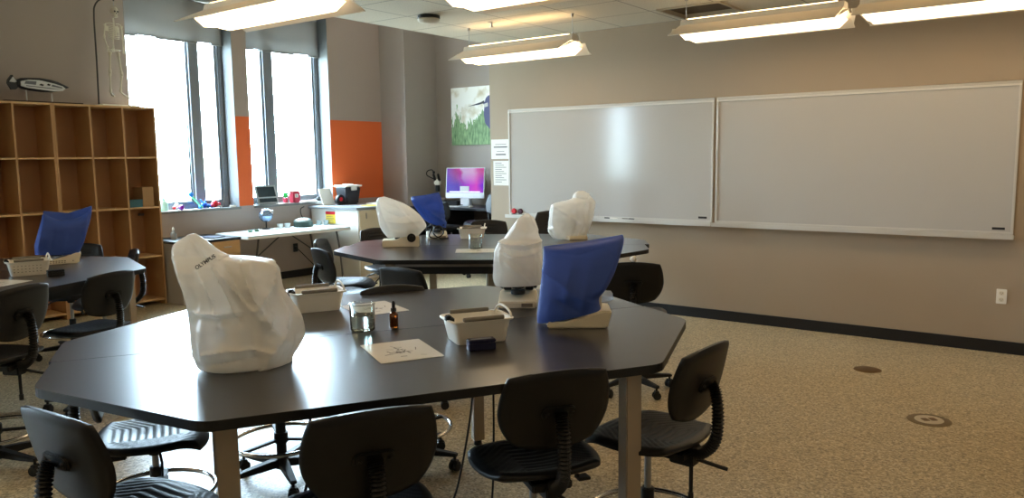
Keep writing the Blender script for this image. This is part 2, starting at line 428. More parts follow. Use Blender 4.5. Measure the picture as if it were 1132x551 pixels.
# ------------------------------------------------------------------ world + light
w = bpy.data.worlds.new('sky'); sc.world = w; w.use_nodes = True
nt = w.node_tree; N = nt.nodes.new; L = nt.links.new
bg = nt.nodes['Background']
tc = N('ShaderNodeTexCoord'); sx = N('ShaderNodeSeparateXYZ'); L(tc.outputs['Generated'], sx.inputs[0])
rp = N('ShaderNodeValToRGB'); e = rp.color_ramp.elements
e[0].position = .42; e[0].color = (.34, .40, .40, 1); e[1].position = .52; e[1].color = (.64, .83, 1, 1)
q = e.new(.49); q.color = (.60, .78, .84, 1)
mp = N('ShaderNodeMapRange'); mp.inputs['From Min'].default_value = -1; mp.inputs['From Max'].default_value = 1
L(sx.outputs[2], mp.inputs['Value']); L(mp.outputs[0], rp.inputs['Fac'])
L(rp.outputs['Color'], bg.inputs['Color']); bg.inputs['Strength'].default_value = 105
for k, (a, b) in enumerate(WINS):
    li = bpy.data.lights.new('window_portal', 'AREA'); li.shape = 'RECTANGLE'; li.size = b-a; li.size_y = 2.1
    try: li.cycles.is_portal = True
    except Exception: pass
    o = bpy.data.objects.new('window_portal', li); COL.objects.link(o)
    o.location = (-9.42, (a+b)/2, 2.1); o.rotation_euler = (0, -PI/2, 0)   # shines towards +x
    o.rotation_euler = Vector((1, 0, 0)).to_track_quat('-Z', 'Z').to_euler()

# pendant lights ---------------------------------------------------
def make_lamp(label, loc, L_=1.33):
    t = thing('pendant_light', label, 'ceiling light', loc, 0, 'pendant lights hung from the ceiling')
    h = L_/2
    # channel (housing) on top
    def extr(poly, x0, x1, mb, mi=0):
        n = len(poly); vs = [(x, y, z) for x in (x0, x1) for y, z in poly]
        mb.add(vs, [tuple(range(n-1, -1, -1)), tuple(range(n, 2*n))]+[(i, (i+1) % n, (i+1) % n+n, i+n) for i in range(n)], mi); return mb
    extr([(-.07, .0), (.07, .0), (.05, .06), (-.05, .06)], -h, h, MB()).build('housing', M_whitepaint, t, bevel=.004)
    extr([(-.045, .061), (.045, .061), (.03, .068), (-.03, .068)], -h+.06, h-.06, MB()).build('uplight_diffuser', M_uplens, t, smooth=False)
    # drooping reflector wings
    for s_ in (-1, 1):
        extr([(s_*.07, .004), (s_*.30, -.10), (s_*.302, -.094), (s_*.07, .012)], -h, h, MB()).build('reflector', mat('white_reflector', (222, 214, 202), .5) if 'white_reflector' not in bpy.data.materials else bpy.data.materials['white_reflector'], t, bevel=0, smooth=False)
        MB().add([(-h-.05, s_*.10, -.018), (-h, s_*.10, -.018), (-h, s_*.25, -.086), (-h-.05, s_*.10, -.014), (-h, s_*.10, -.014), (-h, s_*.25, -.082)],
                 [(0, 2, 1), (3, 4, 5), (0, 1, 4, 3), (1, 2, 5, 4), (2, 0, 3, 5)]).build('end_wing', M_whitepaint, t, smooth=False)
        MB().add([(h+.05, s_*.10, -.018), (h, s_*.10, -.018), (h, s_*.25, -.086), (h+.05, s_*.10, -.014), (h, s_*.10, -.014), (h, s_*.25, -.082)],
                 [(0, 1, 2), (3, 5, 4), (0, 3, 4, 1), (1, 4, 5, 2), (2, 5, 3, 0)]).build('end_wing', M_whitepaint, t, smooth=False)
    # luminous lens in two strips
    for y0, y1 in ((-.15, -.016), (.016, .15)):
        yo, yi = (y0, y1) if y0 < 0 else (y1, y0)
        vs = []
        for x, k in ((-h+.02, 1), (h-.02, 1)):
            vs += [(x, yo, -.055), (x, yi, -.040), (x+(.05 if x < 0 else -.05), yi, -.112), (x+(.05 if x < 0 else -.05), yo*.72, -.118)]
        MB().add(vs, [(0, 1, 2, 3), (7, 6, 5, 4), (0, 4, 5, 1), (1, 5, 6, 2), (2, 6, 7, 3), (3, 7, 4, 0)]).build('diffuser', M_lens, t, smooth=False)
    for x in (-h+.03, h-.03):
        rodm = MB().cyl((x, 0, .05), (x, 0, ZC-loc[2]-.004), .003, n=6)
        rodm.cyl((x, 0, ZC-loc[2]-.03), (x, 0, ZC-loc[2]), .014, n=10)
        rodm.cyl((x, 0, .055), (x, 0, .085), .012, .004, n=8)
        rodm.build('hanger', M_satin, t)
    return t
ZL = 2.745
lampA = make_lamp('pendant light hung before the corner where the whiteboard wall ends', (-4.66, 6.43, ZL))
def lamp(x, y, z, label): return dup(lampA, (x, y, z), 0, label)
lamp(-2.24, 6.43, ZL, 'long pendant light above the seam between the two whiteboards')
lamp(-.80, 6.43, ZL, 'pendant light at the top right above the right-hand whiteboard')
lamp(-4.66, 3.46, ZL, 'pendant light at the top left in front of the window shades')
lamp(-2.78, 4.05, ZL, 'pendant light cut off by the top edge beyond the smoke detector')
for x, y, lb in ((.64, 6.43, 'unseen pendant added to light the room, beyond the right edge by the whiteboards'), (-4.66, .6, 'unseen pendant added to light the room, behind the viewer on the window side'), (-2.2, .6, 'unseen pendant added to light the room, behind the viewer in the middle'), (.3, .6, 'unseen pendant added to light the room, behind the viewer on the right side'), (-.4, 3.46, 'unseen pendant added to light the room, overhead right of the front table')):
    lamp(x, y, ZL, lb)  # extra pendants out of view, added to brighten the room

t0 = None
for x, y, lb in ((-7.6, 8.75, 'recessed downlight high over the computer desk'), (-8.35, 8.2, 'recessed downlight high over the white cabinet')):
    if t0 is None:
        t0 = t = thing('downlight', lb, 'ceiling light', (x, y, ZH), 0, 'recessed downlights over the alcove')
        MB().lathe([(.09, -.001), (.115, -.001), (.115, -.010), (.09, -.012), (.085, -.002)], n=32).build('trim_ring', M_whitepaint, t)
        MB().lathe([(0, -.004), (.085, -.004), (.085, -.006), (0, -.006)], n=28).build('lens', emit_mat('downlight_glow', (244, 234, 224), 45), t)
    else: dup(t0, (x, y, ZH), 0, lb)

# ================================================================== LAB TABLES
TZ = .914
def make_table(label, loc, rz):
    # half of an eight-sided double table; local x runs along the seam, local -y is the long outer edge
    t = thing('lab_table', label, 'table', (loc[0], loc[1], 0), rz, 'half-octagon lab tables pushed together in pairs')
    poly = [(-1.283, -.002), (-1.283, -.36), (-.766, -.96), (.766, -.96), (1.283, -.36), (1.283, -.002)]
    pr = round_poly(poly, [.006, .045, .045, .045, .045, .006])
    MB().prism(pr, TZ-.003, TZ).build('tabletop', M_table, t, smooth=False)
    MB().prism(pr, TZ-.032, TZ-.0031).build('edge_band', M_table_edge, t, smooth=False)
    for x, y in ((-.70, -.85), (.70, -.85), (0, -.10)):
        mb = MB().box((x, y, (TZ-.032+.03)/2), (.064, .064, TZ-.032-.03))
        lg = mb.build('leg', M_leg, t, bevel=.004)
        MB().cyl((x, y, 0), (x, y, .03), .024, .02, n=14).build('levelling_foot', M_black, lg)
    # apron rail with square wire openings, and the darker cross beam behind it
    y0 = -.60
    MB().box((0, y0, TZ-.067), (1.50, .02, .066)).build('apron_rail', M_rail, t, bevel=.002)
    for k in range(9): MB().box((-.64+.16*k, y0-.0105, TZ-.056), (.026, .002, .028)).build('wire_slot', M_black, t, smooth=False)
    MB().box((0, y0+.05, TZ-.125), (1.50, .04, .075)).build('cross_beam', M_dark, t, bevel=.003)
    return t
def pair(c, ang, la, lb, first=[None], off=0.):
    a = math.radians(ang); u = (math.cos(a), math.sin(a))
    if first[0] is None: first[0] = make_table(la, c, a); 
    else: dup(first[0], (c[0], c[1], 0), a, la)
    dup(first[0], (c[0]+off*u[0], c[1]+off*u[1], 0), a+PI, lb)
T1C, T1A = (-2.412, 2.35), 58.4
T2C, T2A = (-4.066, 5.207), 33.0
T3C, T3A = (-5.903, 1.76), 112.0
pair(T1C, T1A, 'near half of the front black lab table, carrying the big white cover', 'far half of the front black lab table, under the open beaker and dropper bottle', off=-.01)
pair(T2C, T2A, 'near half of the middle black lab table, facing the camera before the whiteboard', 'far half of the middle black lab table, on the whiteboard side', off=.04)
pair(T3C, T3A, 'half of the left black lab table nearest the front table', 'half of the left black lab table nearest the cubby shelves', off=-.01)

# ================================================================== STOOLS
SZ = .58
def squircle(s, t, k=.36): return s*math.sqrt(max(0, 1-k*t*t)), t*math.sqrt(max(0, 1-k*s*s))
def ribs(x, y):
    ax = abs(x)
    if ax < .085: return math.sin((y-.02)*2*PI/.032)
    return math.sin((y+(ax-.085)*1.15-.02)*2*PI/.034)
def seat_mesh():
    n = 62; W, D = .235, .225; vs = []; fs = []
    for side in (0, 1):
        for j in range(n+1):
            for i in range(n+1):
                s, t = -1+2*i/n, -1+2*j/n
                x, y = squircle(s, t)
                rr = max(abs(s), abs(t))
                edge = max(0, (rr-.80)/.20)
                w = W*(1+.05*(1 if t < 0 else 0)*t*0)
                px, py = x*w, y*D
                dish = -.016*math.exp(-((px/.14)**2+((py+.03)/.14)**2))
                water = -.035*max(0, (t-.45)/.55)**2
                rear = .012*max(0, (-t-.55)/.45)**2
                if side == 0:
                    z = SZ+dish+water+rear-.014*edge**2.2
                    fade = max(0, min(1, (.86-rr)/.08))
                    if fade > 0: z -= .0032*fade*max(0, ribs(px, py)-.1)
                else:
                    k = 1-.14*(1-edge) if False else 1
                    z = SZ+water*.9+rear-.028-.026*(1-rr**3)
                vs.append((px, py, z))
    m = (n+1)*(n+1)
    for side in (0, 1):
        for j in range(n):
            for i in range(n):
                a = side*m+j*(n+1)+i; fs.append((a, a+1, a+n+2, a+n+1) if side == 0 else (a+n+1, a+n+2, a+1, a))
    ring = [i for i in range(n+1)]+[j*(n+1)+n for j in range(1, n+1)]+[n*(n+1)+i for i in range(n-1, -1, -1)]+[j*(n+1) for j in range(n-1, 0, -1)]
    for k in range(len(ring)):
        a, b = ring[k], ring[(k+1) % len(ring)]; fs.append((b, a, a+m, b+m))
    return MB().add(vs, fs)
BACK_Y = -.235
def back_pt(s, t, off):
    x, y = squircle(s, t, .24 if t > 0 else .24+.12*min(1, -t))
    w = .202*(1-.10*max(0, -t)**1.3)
    px = x*w; zz = .805+y*.148
    cy = BACK_Y-.035*(y)+.30*px*px*4*.55       # recline and wrap forward
    return Vector((px, cy+off, zz))
def back_mesh():
    n = 40; vs = []; fs = []; m = (n+1)*(n+1)
    for side in (0, 1):
        for j in range(n+1):
            for i in range(n+1):
                s, t = -1+2*i/n, -1+2*j/n; rr = max(abs(s), abs(t)); edge = max(0, (rr-.78)/.22)
                if side == 0:
                    off = .017-.010*edge**2
                    p = back_pt(s, t, 0); fade = max(0, min(1, (.84-rr)/.1))
                    off -= .0065*fade*max(0, ribs(p.x, p.z-.8)-.1)
                else: off = -.017+.010*edge**2
                vs.append(back_pt(s, t, off))
    for side in (0, 1):
        for j in range(n):
            for i in range(n):
                a = side*m+j*(n+1)+i; fs.append((a, a+1, a+n+2, a+n+1) if side == 1 else (a+n+1, a+n+2, a+1, a))
    ring = [i for i in range(n+1)]+[j*(n+1)+n for j in range(1, n+1)]+[n*(n+1)+i for i in range(n-1, -1, -1)]+[j*(n+1) for j in range(n-1, 0, -1)]
    for k in range(len(ring)):
        a, b = ring[k], ring[(k+1) % len(ring)]; fs.append((a, b, b+m, a+m))
    return MB().add(vs, fs)
def make_chair(label, cat='chair'):
    t = thing('lab_stool', label, cat, (0, 0, 0), 0, 'black lab stools with foot rings')
    up = []
    up.append(seat_mesh().build('seat', M_poly, t, ang=70))
    bk = back_mesh().build('backrest', M_poly, t, ang=70); up.append(bk)
    yb = BACK_Y-.022
    mb = MB().prism(rrect(.125, .05, .024), -.007, .007, M=Matrix.Translation((0, yb+.004, .80)) @ Matrix.Rotation(PI/2+.22, 4, 'X'))
    for s_ in (-1, 1): mb.cyl((s_*.045, yb-.002, .80), (s_*.045, yb-.010, .799), .010, .008, n=12)
    up.append(mb.build('bracket', M_black, t, bevel=.003))
    path = smooth_path([(0, yb-.012, .805), (0, yb-.030, .77), (0, yb-.040, .68), (0, yb-.028, .585), (0, yb+.02, .53), (0, yb+.07, .515)], 14)
    rs = [.019+(.0055 if (i//1) % 2 else -.002) for i in range(len(path))]
    up.append(MB().tube(path, .02, 12, rs=rs).build('bellows_spine', M_black, t, ang=20))
    mb = MB().box((0, -.06, .517), (.15, .27, .030)); mb.box((0, -.16, .495), (.06, .10, .05)); mb.cyl((0, .0, .47), (0, .0, .51), .03, n=16)
    up.append(mb.build('seat_plate', M_black, t, bevel=.005))
    mb = MB().tube([(.06, .02, .505), (.15, .03, .48), (.20, .03, .44)], .006, 8)
    mb.box((.215, .03, .432), (.05, .045, .012)); up.append(mb.build('tilt_lever', M_black, t, bevel=.002))
    mb = MB().cyl((.0, -.19, .50), (.0, -.19, .33), .008, n=10); mb.cyl((0, -.19, .36), (0, -.19, .33), .011, n=10)
    mb.tube([(0, -.20, .50), (.06, -.28, .465), (.08, -.30, .455)], .008, 8)
    up.append(mb.build('adjusting_rod', M_black, t))
    up.append(MB().cyl((0, 0, .17), (0, 0, .515), .014, n=16).build('piston', M_satin, t))
    MB().cyl((0, 0, .07), (0, 0, .33), .026, n=20).build('gas_cylinder', M_black, t, bevel=.003)
    MB().torus((0, 0, .215), .24, .0105, 52, 10).build('foot_ring', M_chrome, t)
    mb = MB().cyl((0, 0, .20), (0, 0, .255), .036, n=20)
    for k in range(3):
        a = 2*PI*k/3+.5; mb.box((.13*math.cos(a), .13*math.sin(a), .218), (.205, .022, .014), rz=a)
    mb.build('ring_spider', M_black, t, bevel=.002)
    MB().cyl((0, 0, .065), (0, 0, .125), .042, .034, n=20).build('hub', M_black, t, bevel=.004)
    for k in range(5):
        a = 2*PI*k/5+.31; c_, s_ = math.cos(a), math.sin(a)
        vs = []
        for r_, hw_, z0_, z1_ in ((.03, .024, .075, .12), (.17, .02, .075, .108), (.29, .016, .078, .096)):
            for sgn, z_ in ((-1, z0_), (1, z0_), (1, z1_), (-1, z1_)):
                vs.append((r_*c_-sgn*hw_*s_, r_*s_+sgn*hw_*c_, z_))
        fs = [(0, 1, 2, 3), (11, 10, 9, 8)]
        for q in (0, 4):
            for i in range(4): fs.append((q+i, q+4+i, q+4+(i+1) % 4, q+(i+1) % 4))
        lg = MB().add(vs, fs).build('base_leg', M_black, t, bevel=.004)
        cx_, cy_ = .275*c_, .275*s_; b = a+1.9+k
        mb = MB().cyl((cx_, cy_, .05), (cx_, cy_, .09), .008, n=10)
        bx, by = math.cos(b), math.sin(b)
        for s2 in (-1, 1): mb.cyl((cx_+bx*s2*.006, cy_+by*s2*.006, .027), (cx_+bx*s2*.024, cy_+by*s2*.024, .027), .027, n=18)
        mb.box((cx_, cy_, .05), (.04, .028, .022), rz=b)
        mb.build('caster', M_black, lg, bevel=.003)
    t['up'] = 1
    return t, [o.name for o in up]
CH0, UPN = make_chair('x'); del CH0['up']
UPB = [n.split('.')[0] for n in UPN]
_first = [True]
def chair(x, y, face, label, dz=0., spin=0.):
    """x, y = where the seat stands; face = compass angle (deg) the sitter looks along"""
    rz = math.radians(face-90)
    if _first[0]:
        _first[0] = False; r = CH0; r.location = (x, y, 0); r.rotation_euler.z = rz; r['label'] = label
        r['group'] = 'black lab stools with foot rings'
    else: r = dup(CH0, (x, y, 0), rz, label)
    for ch in r.children:
        if ch.name.split('.')[0] in UPB: ch.location.z = dz
        else: ch.location.z = 0; ch.rotation_euler.z = spin
    return r
def behind(bx, by, face, k=.235):
    a = math.radians(face); return bx+k*math.cos(a), by+k*math.sin(a)
chair(-2.37, 1.20, 95, 'black lab stool at the lower left corner with a ribbed seat under the table')
chair(-3.22, 1.70, 60, 'lowered black lab stool tucked right under the left end of the front table', -.085, .4)
chair(*behind(-1.615, 1.49, 150), 150, 'broad-backed black lab stool nearest the viewer at the middle of the front table', .0, .3)
chair(*behind(-1.40, 2.13, 146), 146, 'black lab stool with its bellows spine towards us below the small navy box', .0, .8)
chair(-1.36, 2.73, 176, 'black lab stool seen from the side at the right end of the front table', .0, .2)
chair(*behind(-3.09, 3.045, 328), 328, 'black lab stool beyond the front table, its rim showing behind the dropper bottle', .0, .9)
chair(*behind(-3.50, 2.54, 328), 328, 'black lab stool beyond the front table, hidden behind the big white cover', .0, .1)
chair(*behind(-4.48, 1.70, 205), 205, 'raised black lab stool at the left edge of the picture with its spine towards us', .07, .5)
chair(*behind(-5.09, 2.47, 196), 196, 'black lab stool at the right corner of the left table with a blue-lit ribbed seat', .0, .6)
chair(-6.30, 2.99, 250, 'black lab stool seen edge-on beyond the left table beside the cubby shelves', .0, .2)
chair(*behind(-7.10, 3.20, 312), 312, 'black lab stool behind the left table next to the blue microscope cover, ribbed front showing', .0, .2)
chair(-4.86, 4.30, 72, 'shiny-seated black lab stool at the near left end of the middle table', .0, .7)
chair(*behind(-5.50, 4.56, 33), 33, 'black lab stool at the left tip of the middle table, behind the shiny-seated one', .0, .2)
chair(*behind(-3.60, 3.63, 92), 92, 'black lab stool between the front and middle tables, plain back towards us', .0, .5)
chair(*behind(-2.43, 4.64, 118), 118, 'black lab stool right of the royal blue cover, before the middle table', .0, .0)
chair(*behind(-5.00, 6.34, 303), 303, 'black lab stool behind the white handled basket on the middle table', .06, .0)
chair(*behind(-5.88, 5.58, 350), 350, 'black lab stool beyond the left end of the middle table before the white cabinet', .0, .0)
chair(*behind(-4.62, 6.98, 290), 290, 'raised black lab stool against the whiteboard wall between two white microscope covers', .13, .0)
chair(*behind(-7.55, 8.42, 85), 85, 'black lab stool pushed up to the computer desk left of the screen', .10, .0)
chair(*behind(-6.76, 8.72, 250), 250, 'raised black lab stool right of the computer, half hidden by the wall end', .20, .3)

# ================================================================== WHITEBOARDS AND FRONT WALL
M_board = mat('whiteboard_enamel', (186, 182, 176), .13, spec=.5)
M_boardframe = mat('pale_aluminium_trim', (204, 200, 192), .4, metal=.25)
def whiteboard(x0, x1, label, first=[None]):
    t = thing('whiteboard', label, 'whiteboard', ((x0+x1)/2, YB, .985), 0, 'whiteboards side by side on the front wall')
    h = (x1-x0)/2; H = 1.228
    MB().b2(-h+.012, h-.012, -.014, -.002, .012, H-.012).build('writing_surface', M_board, t, smooth=False)
    mb = MB()
    mb.b2(-h, -h+.02, -.022, -.001, 0, H); mb.b2(h-.02, h, -.022, -.001, 0, H); mb.b2(-h+.02, h-.02, -.022, -.001, H-.02, H); mb.b2(-h+.02, h-.02, -.022, -.001, 0, .02)
    mb.build('frame', M_boardframe, t, bevel=.003)
    mb = MB().b2(-h+.002, h-.002, -.026, -.0221, H-.040, H-.022)
    mb.build('map_rail', M_whitepaint, t, bevel=.002)
    mb = MB().b2(-h-.01, h+.01, -.085, -.0221, -.02, -.008); mb.b2(-h-.01, h+.01, -.095, -.085, -.035, .004)
    mb.build('marker_tray', M_boardframe, t, bevel=.003)
    MB().b2(h-.15, h-.06, -.0165, -.0141, .035, .055).build('maker_tag', M_blackink, t, smooth=False)
    return t
whiteboard(-5.545, -3.015, 'left whiteboard with two round magnets in its lower left corner')
whiteboard(-2.99, -.475, 'right whiteboard, empty and nearest the wall outlet')
for u, v, m_, nm in ((568.5, 233.5, M_red, 'red'), (575.5, 234, mat('maroon', (70, 28, 40), .4), 'dark maroon')):
    p = aty(u, v, YB-.0145)
    tag(MB().lathe([(.034, 0), (.034, .008), (.028, .016), (0, .017)], n=24).build('magnet', m_, loc=(p[0], YB-.0142, p[2])), '%s round magnet on the left whiteboard' % nm, 'magnet', 'magnets on the left whiteboard').rotation_euler = (PI/2, 0, 0)
for k, (u0, u1, m_, lb) in enumerate(((668.5, 673, M_blackink, 'black dry-erase marker cap end lying at the left of the tray group'), (674.5, 681.5, M_white, 'white dry-erase marker in the tray beside the black one'), (688, 694.5, M_grey, 'grey dry-erase marker in the tray towards the middle of the boards'), (695.5, 700, M_blackink, 'short black marker at the right of the tray group'), (566, 571, M_blackink, 'black marker under the red magnet at the left end of the tray'), (572, 581, M_grey, 'grey marker under the maroon magnet at the left end of the tray'), (605, 608.5, M_blackink, 'black marker beside the white cover in the tray'))):
    a = aty(u0, 240, YB-.055); b = aty(u1, 240, YB-.055); l_ = b[0]-a[0]
    z = .985-.008+.0105
    o = MB().cyl((-l_/2, 0, 0), (l_/2, 0, 0), .010, n=12)
    o.cyl((l_/2, 0, 0), (l_/2+.012, 0, 0), .0095, .006, n=12)
    tag(o.build('dry_erase_marker', m_, loc=((a[0]+b[0])/2, YB-.055, z)), lb, 'marker', 'markers in the whiteboard tray')
def paper(x0, x1, z0, z1, label, lines):
    t = thing('notice', label, 'paper notice', ((x0+x1)/2, YB, (z0+z1)/2), 0, 'paper notices beside the whiteboard')
    w_, h_ = (x1-x0)/2, (z1-z0)/2
    MB().b2(-w_, w_, -.0035, -.0015, -h_, h_).build('sheet', M_paper, t, smooth=False)
    mb = MB()
    for zz, xa, xb, th in lines: mb.b2(-w_+2*w_*xa, -w_+2*w_*xb, -.0042, -.0036, h_-2*h_*zz-th, h_-2*h_*zz)
    mb.build('printed_lines', M_ink, t, smooth=False)
paper(-5.815, -5.535, 1.64, 1.872, 'wide white notice taped beside the whiteboard above the narrow one', [(.24, .22, .80, .006), (.36, .14, .86, .014), (.60, .3, .7, .005), (.74, .24, .78, .014)])
paper(-5.785, -5.56, 1.325, 1.617, 'narrow white notice taped beside the whiteboard below the wide one', [(.08+.085*k, .12, .55+.3*((k*7) % 3)/2, .006) for k in range(10)])
t = thing('wall_outlet', 'white double wall outlet low on the front wall right of the whiteboards', 'outlet', (-.531, YB, .472))
MB().prism(rrect(.074, .122, .006), 0, .006, M=Matrix.Rotation(PI/2, 4, 'X')).build('cover_plate', M_white, t, bevel=.001)
for z in (-.027, .027):
    r_ = MB().prism(rrect(.036, .032, .012), .006, .0085, M=Matrix.Translation((0, 0, z)) @ Matrix.Rotation(PI/2, 4, 'X')).build('receptacle', M_ivory, t)
    mb = MB()
    for x in (-.007, .007): mb.b2(x-.0012, x+.0012, -.0092, -.0086, z-.002, z+.008)
    mb.cyl((0, -.0086, z-.009), (0, -.0092, z-.009), .003, n=8)
    mb.build('socket_slot', M_black, r_, smooth=False)
# floor boxes
p = atz(959, 409, 0)
t = thing('floor_box', 'round bronze cover plate set in the floor nearer the front wall', 'floor outlet', (p[0], p[1], 0), .3, 'round floor outlets')
MB().lathe([(.0, .004), (.092, .004), (.10, 0.0005)], n=40).build('cover_plate', M_copper, t)
p = atz(1027, 465, 0)
t = thing('floor_box', 'round floor outlet with a pale steel lid in a dark ring', 'floor outlet', (p[0], p[1], 0), .7, 'round floor outlets')
MB().lathe([(.084, .004), (.118, .004), (.126, .0005)], n=40).build('ring', mat('dark_bronze', (122, 106, 80), .5, metal=.4), t)
MB().lathe([(0, .006), (.082, .006), (.084, .001)], n=40).build('lid', mat('pale_steel', (206, 194, 170), .35, metal=.4), t)
mb = MB()
for x in (-.025, .025): mb.prism(rrect(.04, .055, .01), .006, .0068, M=Matrix.Translation((x, 0, 0)))
mb.build('flap', M_copper, t)
# ceiling devices
p = atz(473.8, 17, ZC)
t = thing('smoke_detector', 'white and dark round smoke detector on the ceiling', 'smoke detector', (p[0], p[1], ZC))
MB().lathe([(.05, -.002), (.105, -.004), (.108, -.03), (.095, -.034)], n=32).build('base', M_dark, t)
MB().lathe([(.100, -.034), (.106, -.045), (.085, -.066), (.0, -.074)], n=32).build('cap', mat('cream_cap', (206, 198, 184), .5), t)
p = atz(543.5, 24.5, ZC)
t = thing('sprinkler_head', 'small sprinkler head on the ceiling above the corner light', 'sprinkler', (p[0], p[1], ZC))
MB().lathe([(.0, 0), (.04, 0), (.034, -.006), (.012, -.010), (.009, -.045), (0, -.045)], n=20).build('escutcheon', M_satin, t)
MB().lathe([(0, -.045), (.018, -.047), (.018, -.050), (0, -.050)], n=16).build('deflector', M_satin, t)

# ================================================================== CUBBY SHELVES
BX0, BX1, BH = XW+.012, -8.66, 2.275
M_wood_dark = mat('birch_back_panel', (172, 124, 84), .6, var=.1, vscale=4)
def bookcase(label, y0, y1):
    t = thing('cubby_shelf', label, 'bookcase', ((BX0+BX1)/2, (y0+y1)/2, 0), 0, 'wooden cubby shelves along the window wall')
    w_, d = (y1-y0)/2, (BX1-BX0)/2; th = .02
    for s_ in (-1, 1):
        MB().b2(-d, d, s_*w_, s_*(w_-th), 0, BH).build('side_panel', M_wood, t, bevel=.001, smooth=False)
    MB().b2(-d, d, -w_+th, w_-th, BH-th, BH).build('top_panel', M_wood_edge, t, smooth=False)
    MB().b2(-d, -d+.008, -w_+th, w_-th, 0, BH-th).build('back_panel', M_wood_dark, t, smooth=False)
    cw = (2*w_-2*th)/3
    for k in (1, 2):
        yy = -w_+th+cw*k; MB().b2(-d+.008, d-.001, yy-th/2, yy+th/2, 0, BH-th).build('divider', M_wood, t, smooth=False)
    for k in range(4):
        z = BH*k/4 if k else .06
        for c in range(3):
            ya, yb_ = -w_+th+cw*c+(th/2 if c else 0), -w_+th+cw*(c+1)-(th/2 if c < 2 else 0)
            MB().b2(-d+.008, d-.002, ya, yb_, z-.009, z+.009).build('shelf', M_wood_edge, t, smooth=False)
    return t
bookcase('wooden cubby shelf unit beside the window, holding a small brown box', 3.742, 4.842)
bookcase('wooden cubby shelf unit at the left edge of the picture under the fish model', 2.64, 3.740)
zsh = BH*.5+.009
t = MB().b2(-.11, .11, -.065, .065, 0, .225).build('cardboard_box', M_cardboard, bevel=.003, loc=(-8.80, 4.715, zsh))
tag(t, 'upright brown cardboard box in the right-hand cubby beside the window', 'box')
t = thing('storage_box', 'flat teal box in the cubby in front of the brown cardboard box', 'box', (-8.72, 4.565, zsh))
MB().b2(-.04, .04, -.075, .075, 0, .072).build('body', M_teal, t, bevel=.002); MB().b2(-.043, .043, -.078, .078, .072, .088).build('lid', M_teal, t, bevel=.002)
tag(MB().b2(-.10, .10, -.12, .12, 0, .012).build('folder', M_cardboard, loc=(-8.78, 4.20, zsh), bevel=.002), 'thin brown folder lying flat in the cubby left of the boxes', 'folder')

# fish dissection model ------------------------------------------------
M_fishblack = mat('fish_black', (38, 36, 40), .4); M_fishwhite = mat('fish_white', (214, 212, 212), .5); M_fishgrey = mat('fish_grey', (108, 106, 112), .5)
FZ = BH+.0005
t = thing('fish_model', 'black and white cutaway fish model on two rods on top of the cubby shelves', 'anatomy model', (-8.78, 3.69, FZ))
MB().b2(-.09, .09, -.37, .38, 0, .014).build('base_board', mat('dark_walnut', (60, 38, 26), .5), t, bevel=.003)
for y, zt in ((-.137, .125), (.106, .105)): MB().cyl((0, y, .014), (0, y, zt), .007, n=12).build('rod', M_fishwhite, t)
prof = [(-.22, .035), (-.18, .055), (-.10, .066), (0, .072), (.10, .066), (.18, .048), (.235, .025), (.262, .012), (.285, .002)]
vs = []; fs = []; n = 20
for y, r_ in prof:
    zc = .19-.07*(y+.22)*.35
    for k in range(n):
        a = 2*PI*k/n; vs.append((.62*r_*math.cos(a), y, zc+r_*math.sin(a)))
for i in range(len(prof)-1):
    for k in range(n): fs.append((i*n+k, i*n+(k+1) % n, (i+1)*n+(k+1) % n, (i+1)*n+k))
fs += [tuple(range(n)), tuple((len(prof)-1)*n+k for k in range(n))]
MB().add(vs, fs).build('body', M_fishblack, t)
def slab(poly, x0, x1):
    n = len(poly); vs = [(x, y, z) for x in (x0, x1) for y, z in poly]
    return MB().add(vs, [tuple(range(n)), tuple(range(2*n-1, n-1, -1))]+[(i, (i+1) % n, (i+1) % n+n, i+n) for i in range(n)])
slab([(-.20, .195), (-.25, .245), (-.255, .265), (-.265, .265), (-.30, .215), (-.305, .185), (-.275, .125), (-.235, .13), (-.20, .165)], -.012, .012).build('tail_fin', M_fishblack, t, bevel=.003)
slab([(-.22, .205), (-.255, .250), (-.29, .20), (-.24, .195)], .012, .018).build('tail_panel', M_fishwhite, t)
slab([(-.19, .165), (-.13, .150), (.0, .138), (.12, .130), (.20, .138), (.225, .160), (.20, .178), (.12, .20), (-.02, .225), (-.12, .225), (-.19, .205)], .028, .0455).build('cut_face', M_fishwhite, t, bevel=.004)
slab([(-.165, .185), (-.06, .18), (-.05, .215), (-.15, .215)], .0455, .050).build('muscle_panel', M_fishgrey, t)
slab([(-.15, .162), (.10, .148), (.19, .152), (.10, .156), (-.15, .170)], .0455, .049).build('gut', M_fishgrey, t)
slab([(-.03, .18), (.005, .172), (.02, .185), (-.01, .195)], .0455, .052).build('organ', M_fishblack, t)
slab([(.045, .185), (.07, .178), (.085, .19), (.06, .20)], .0455, .052).build('organ', M_fishblack, t)
slab([(.09, .175), (.20, .158), (.19, .172), (.10, .192)], .0455, .050).build('gill', M_fishgrey, t)

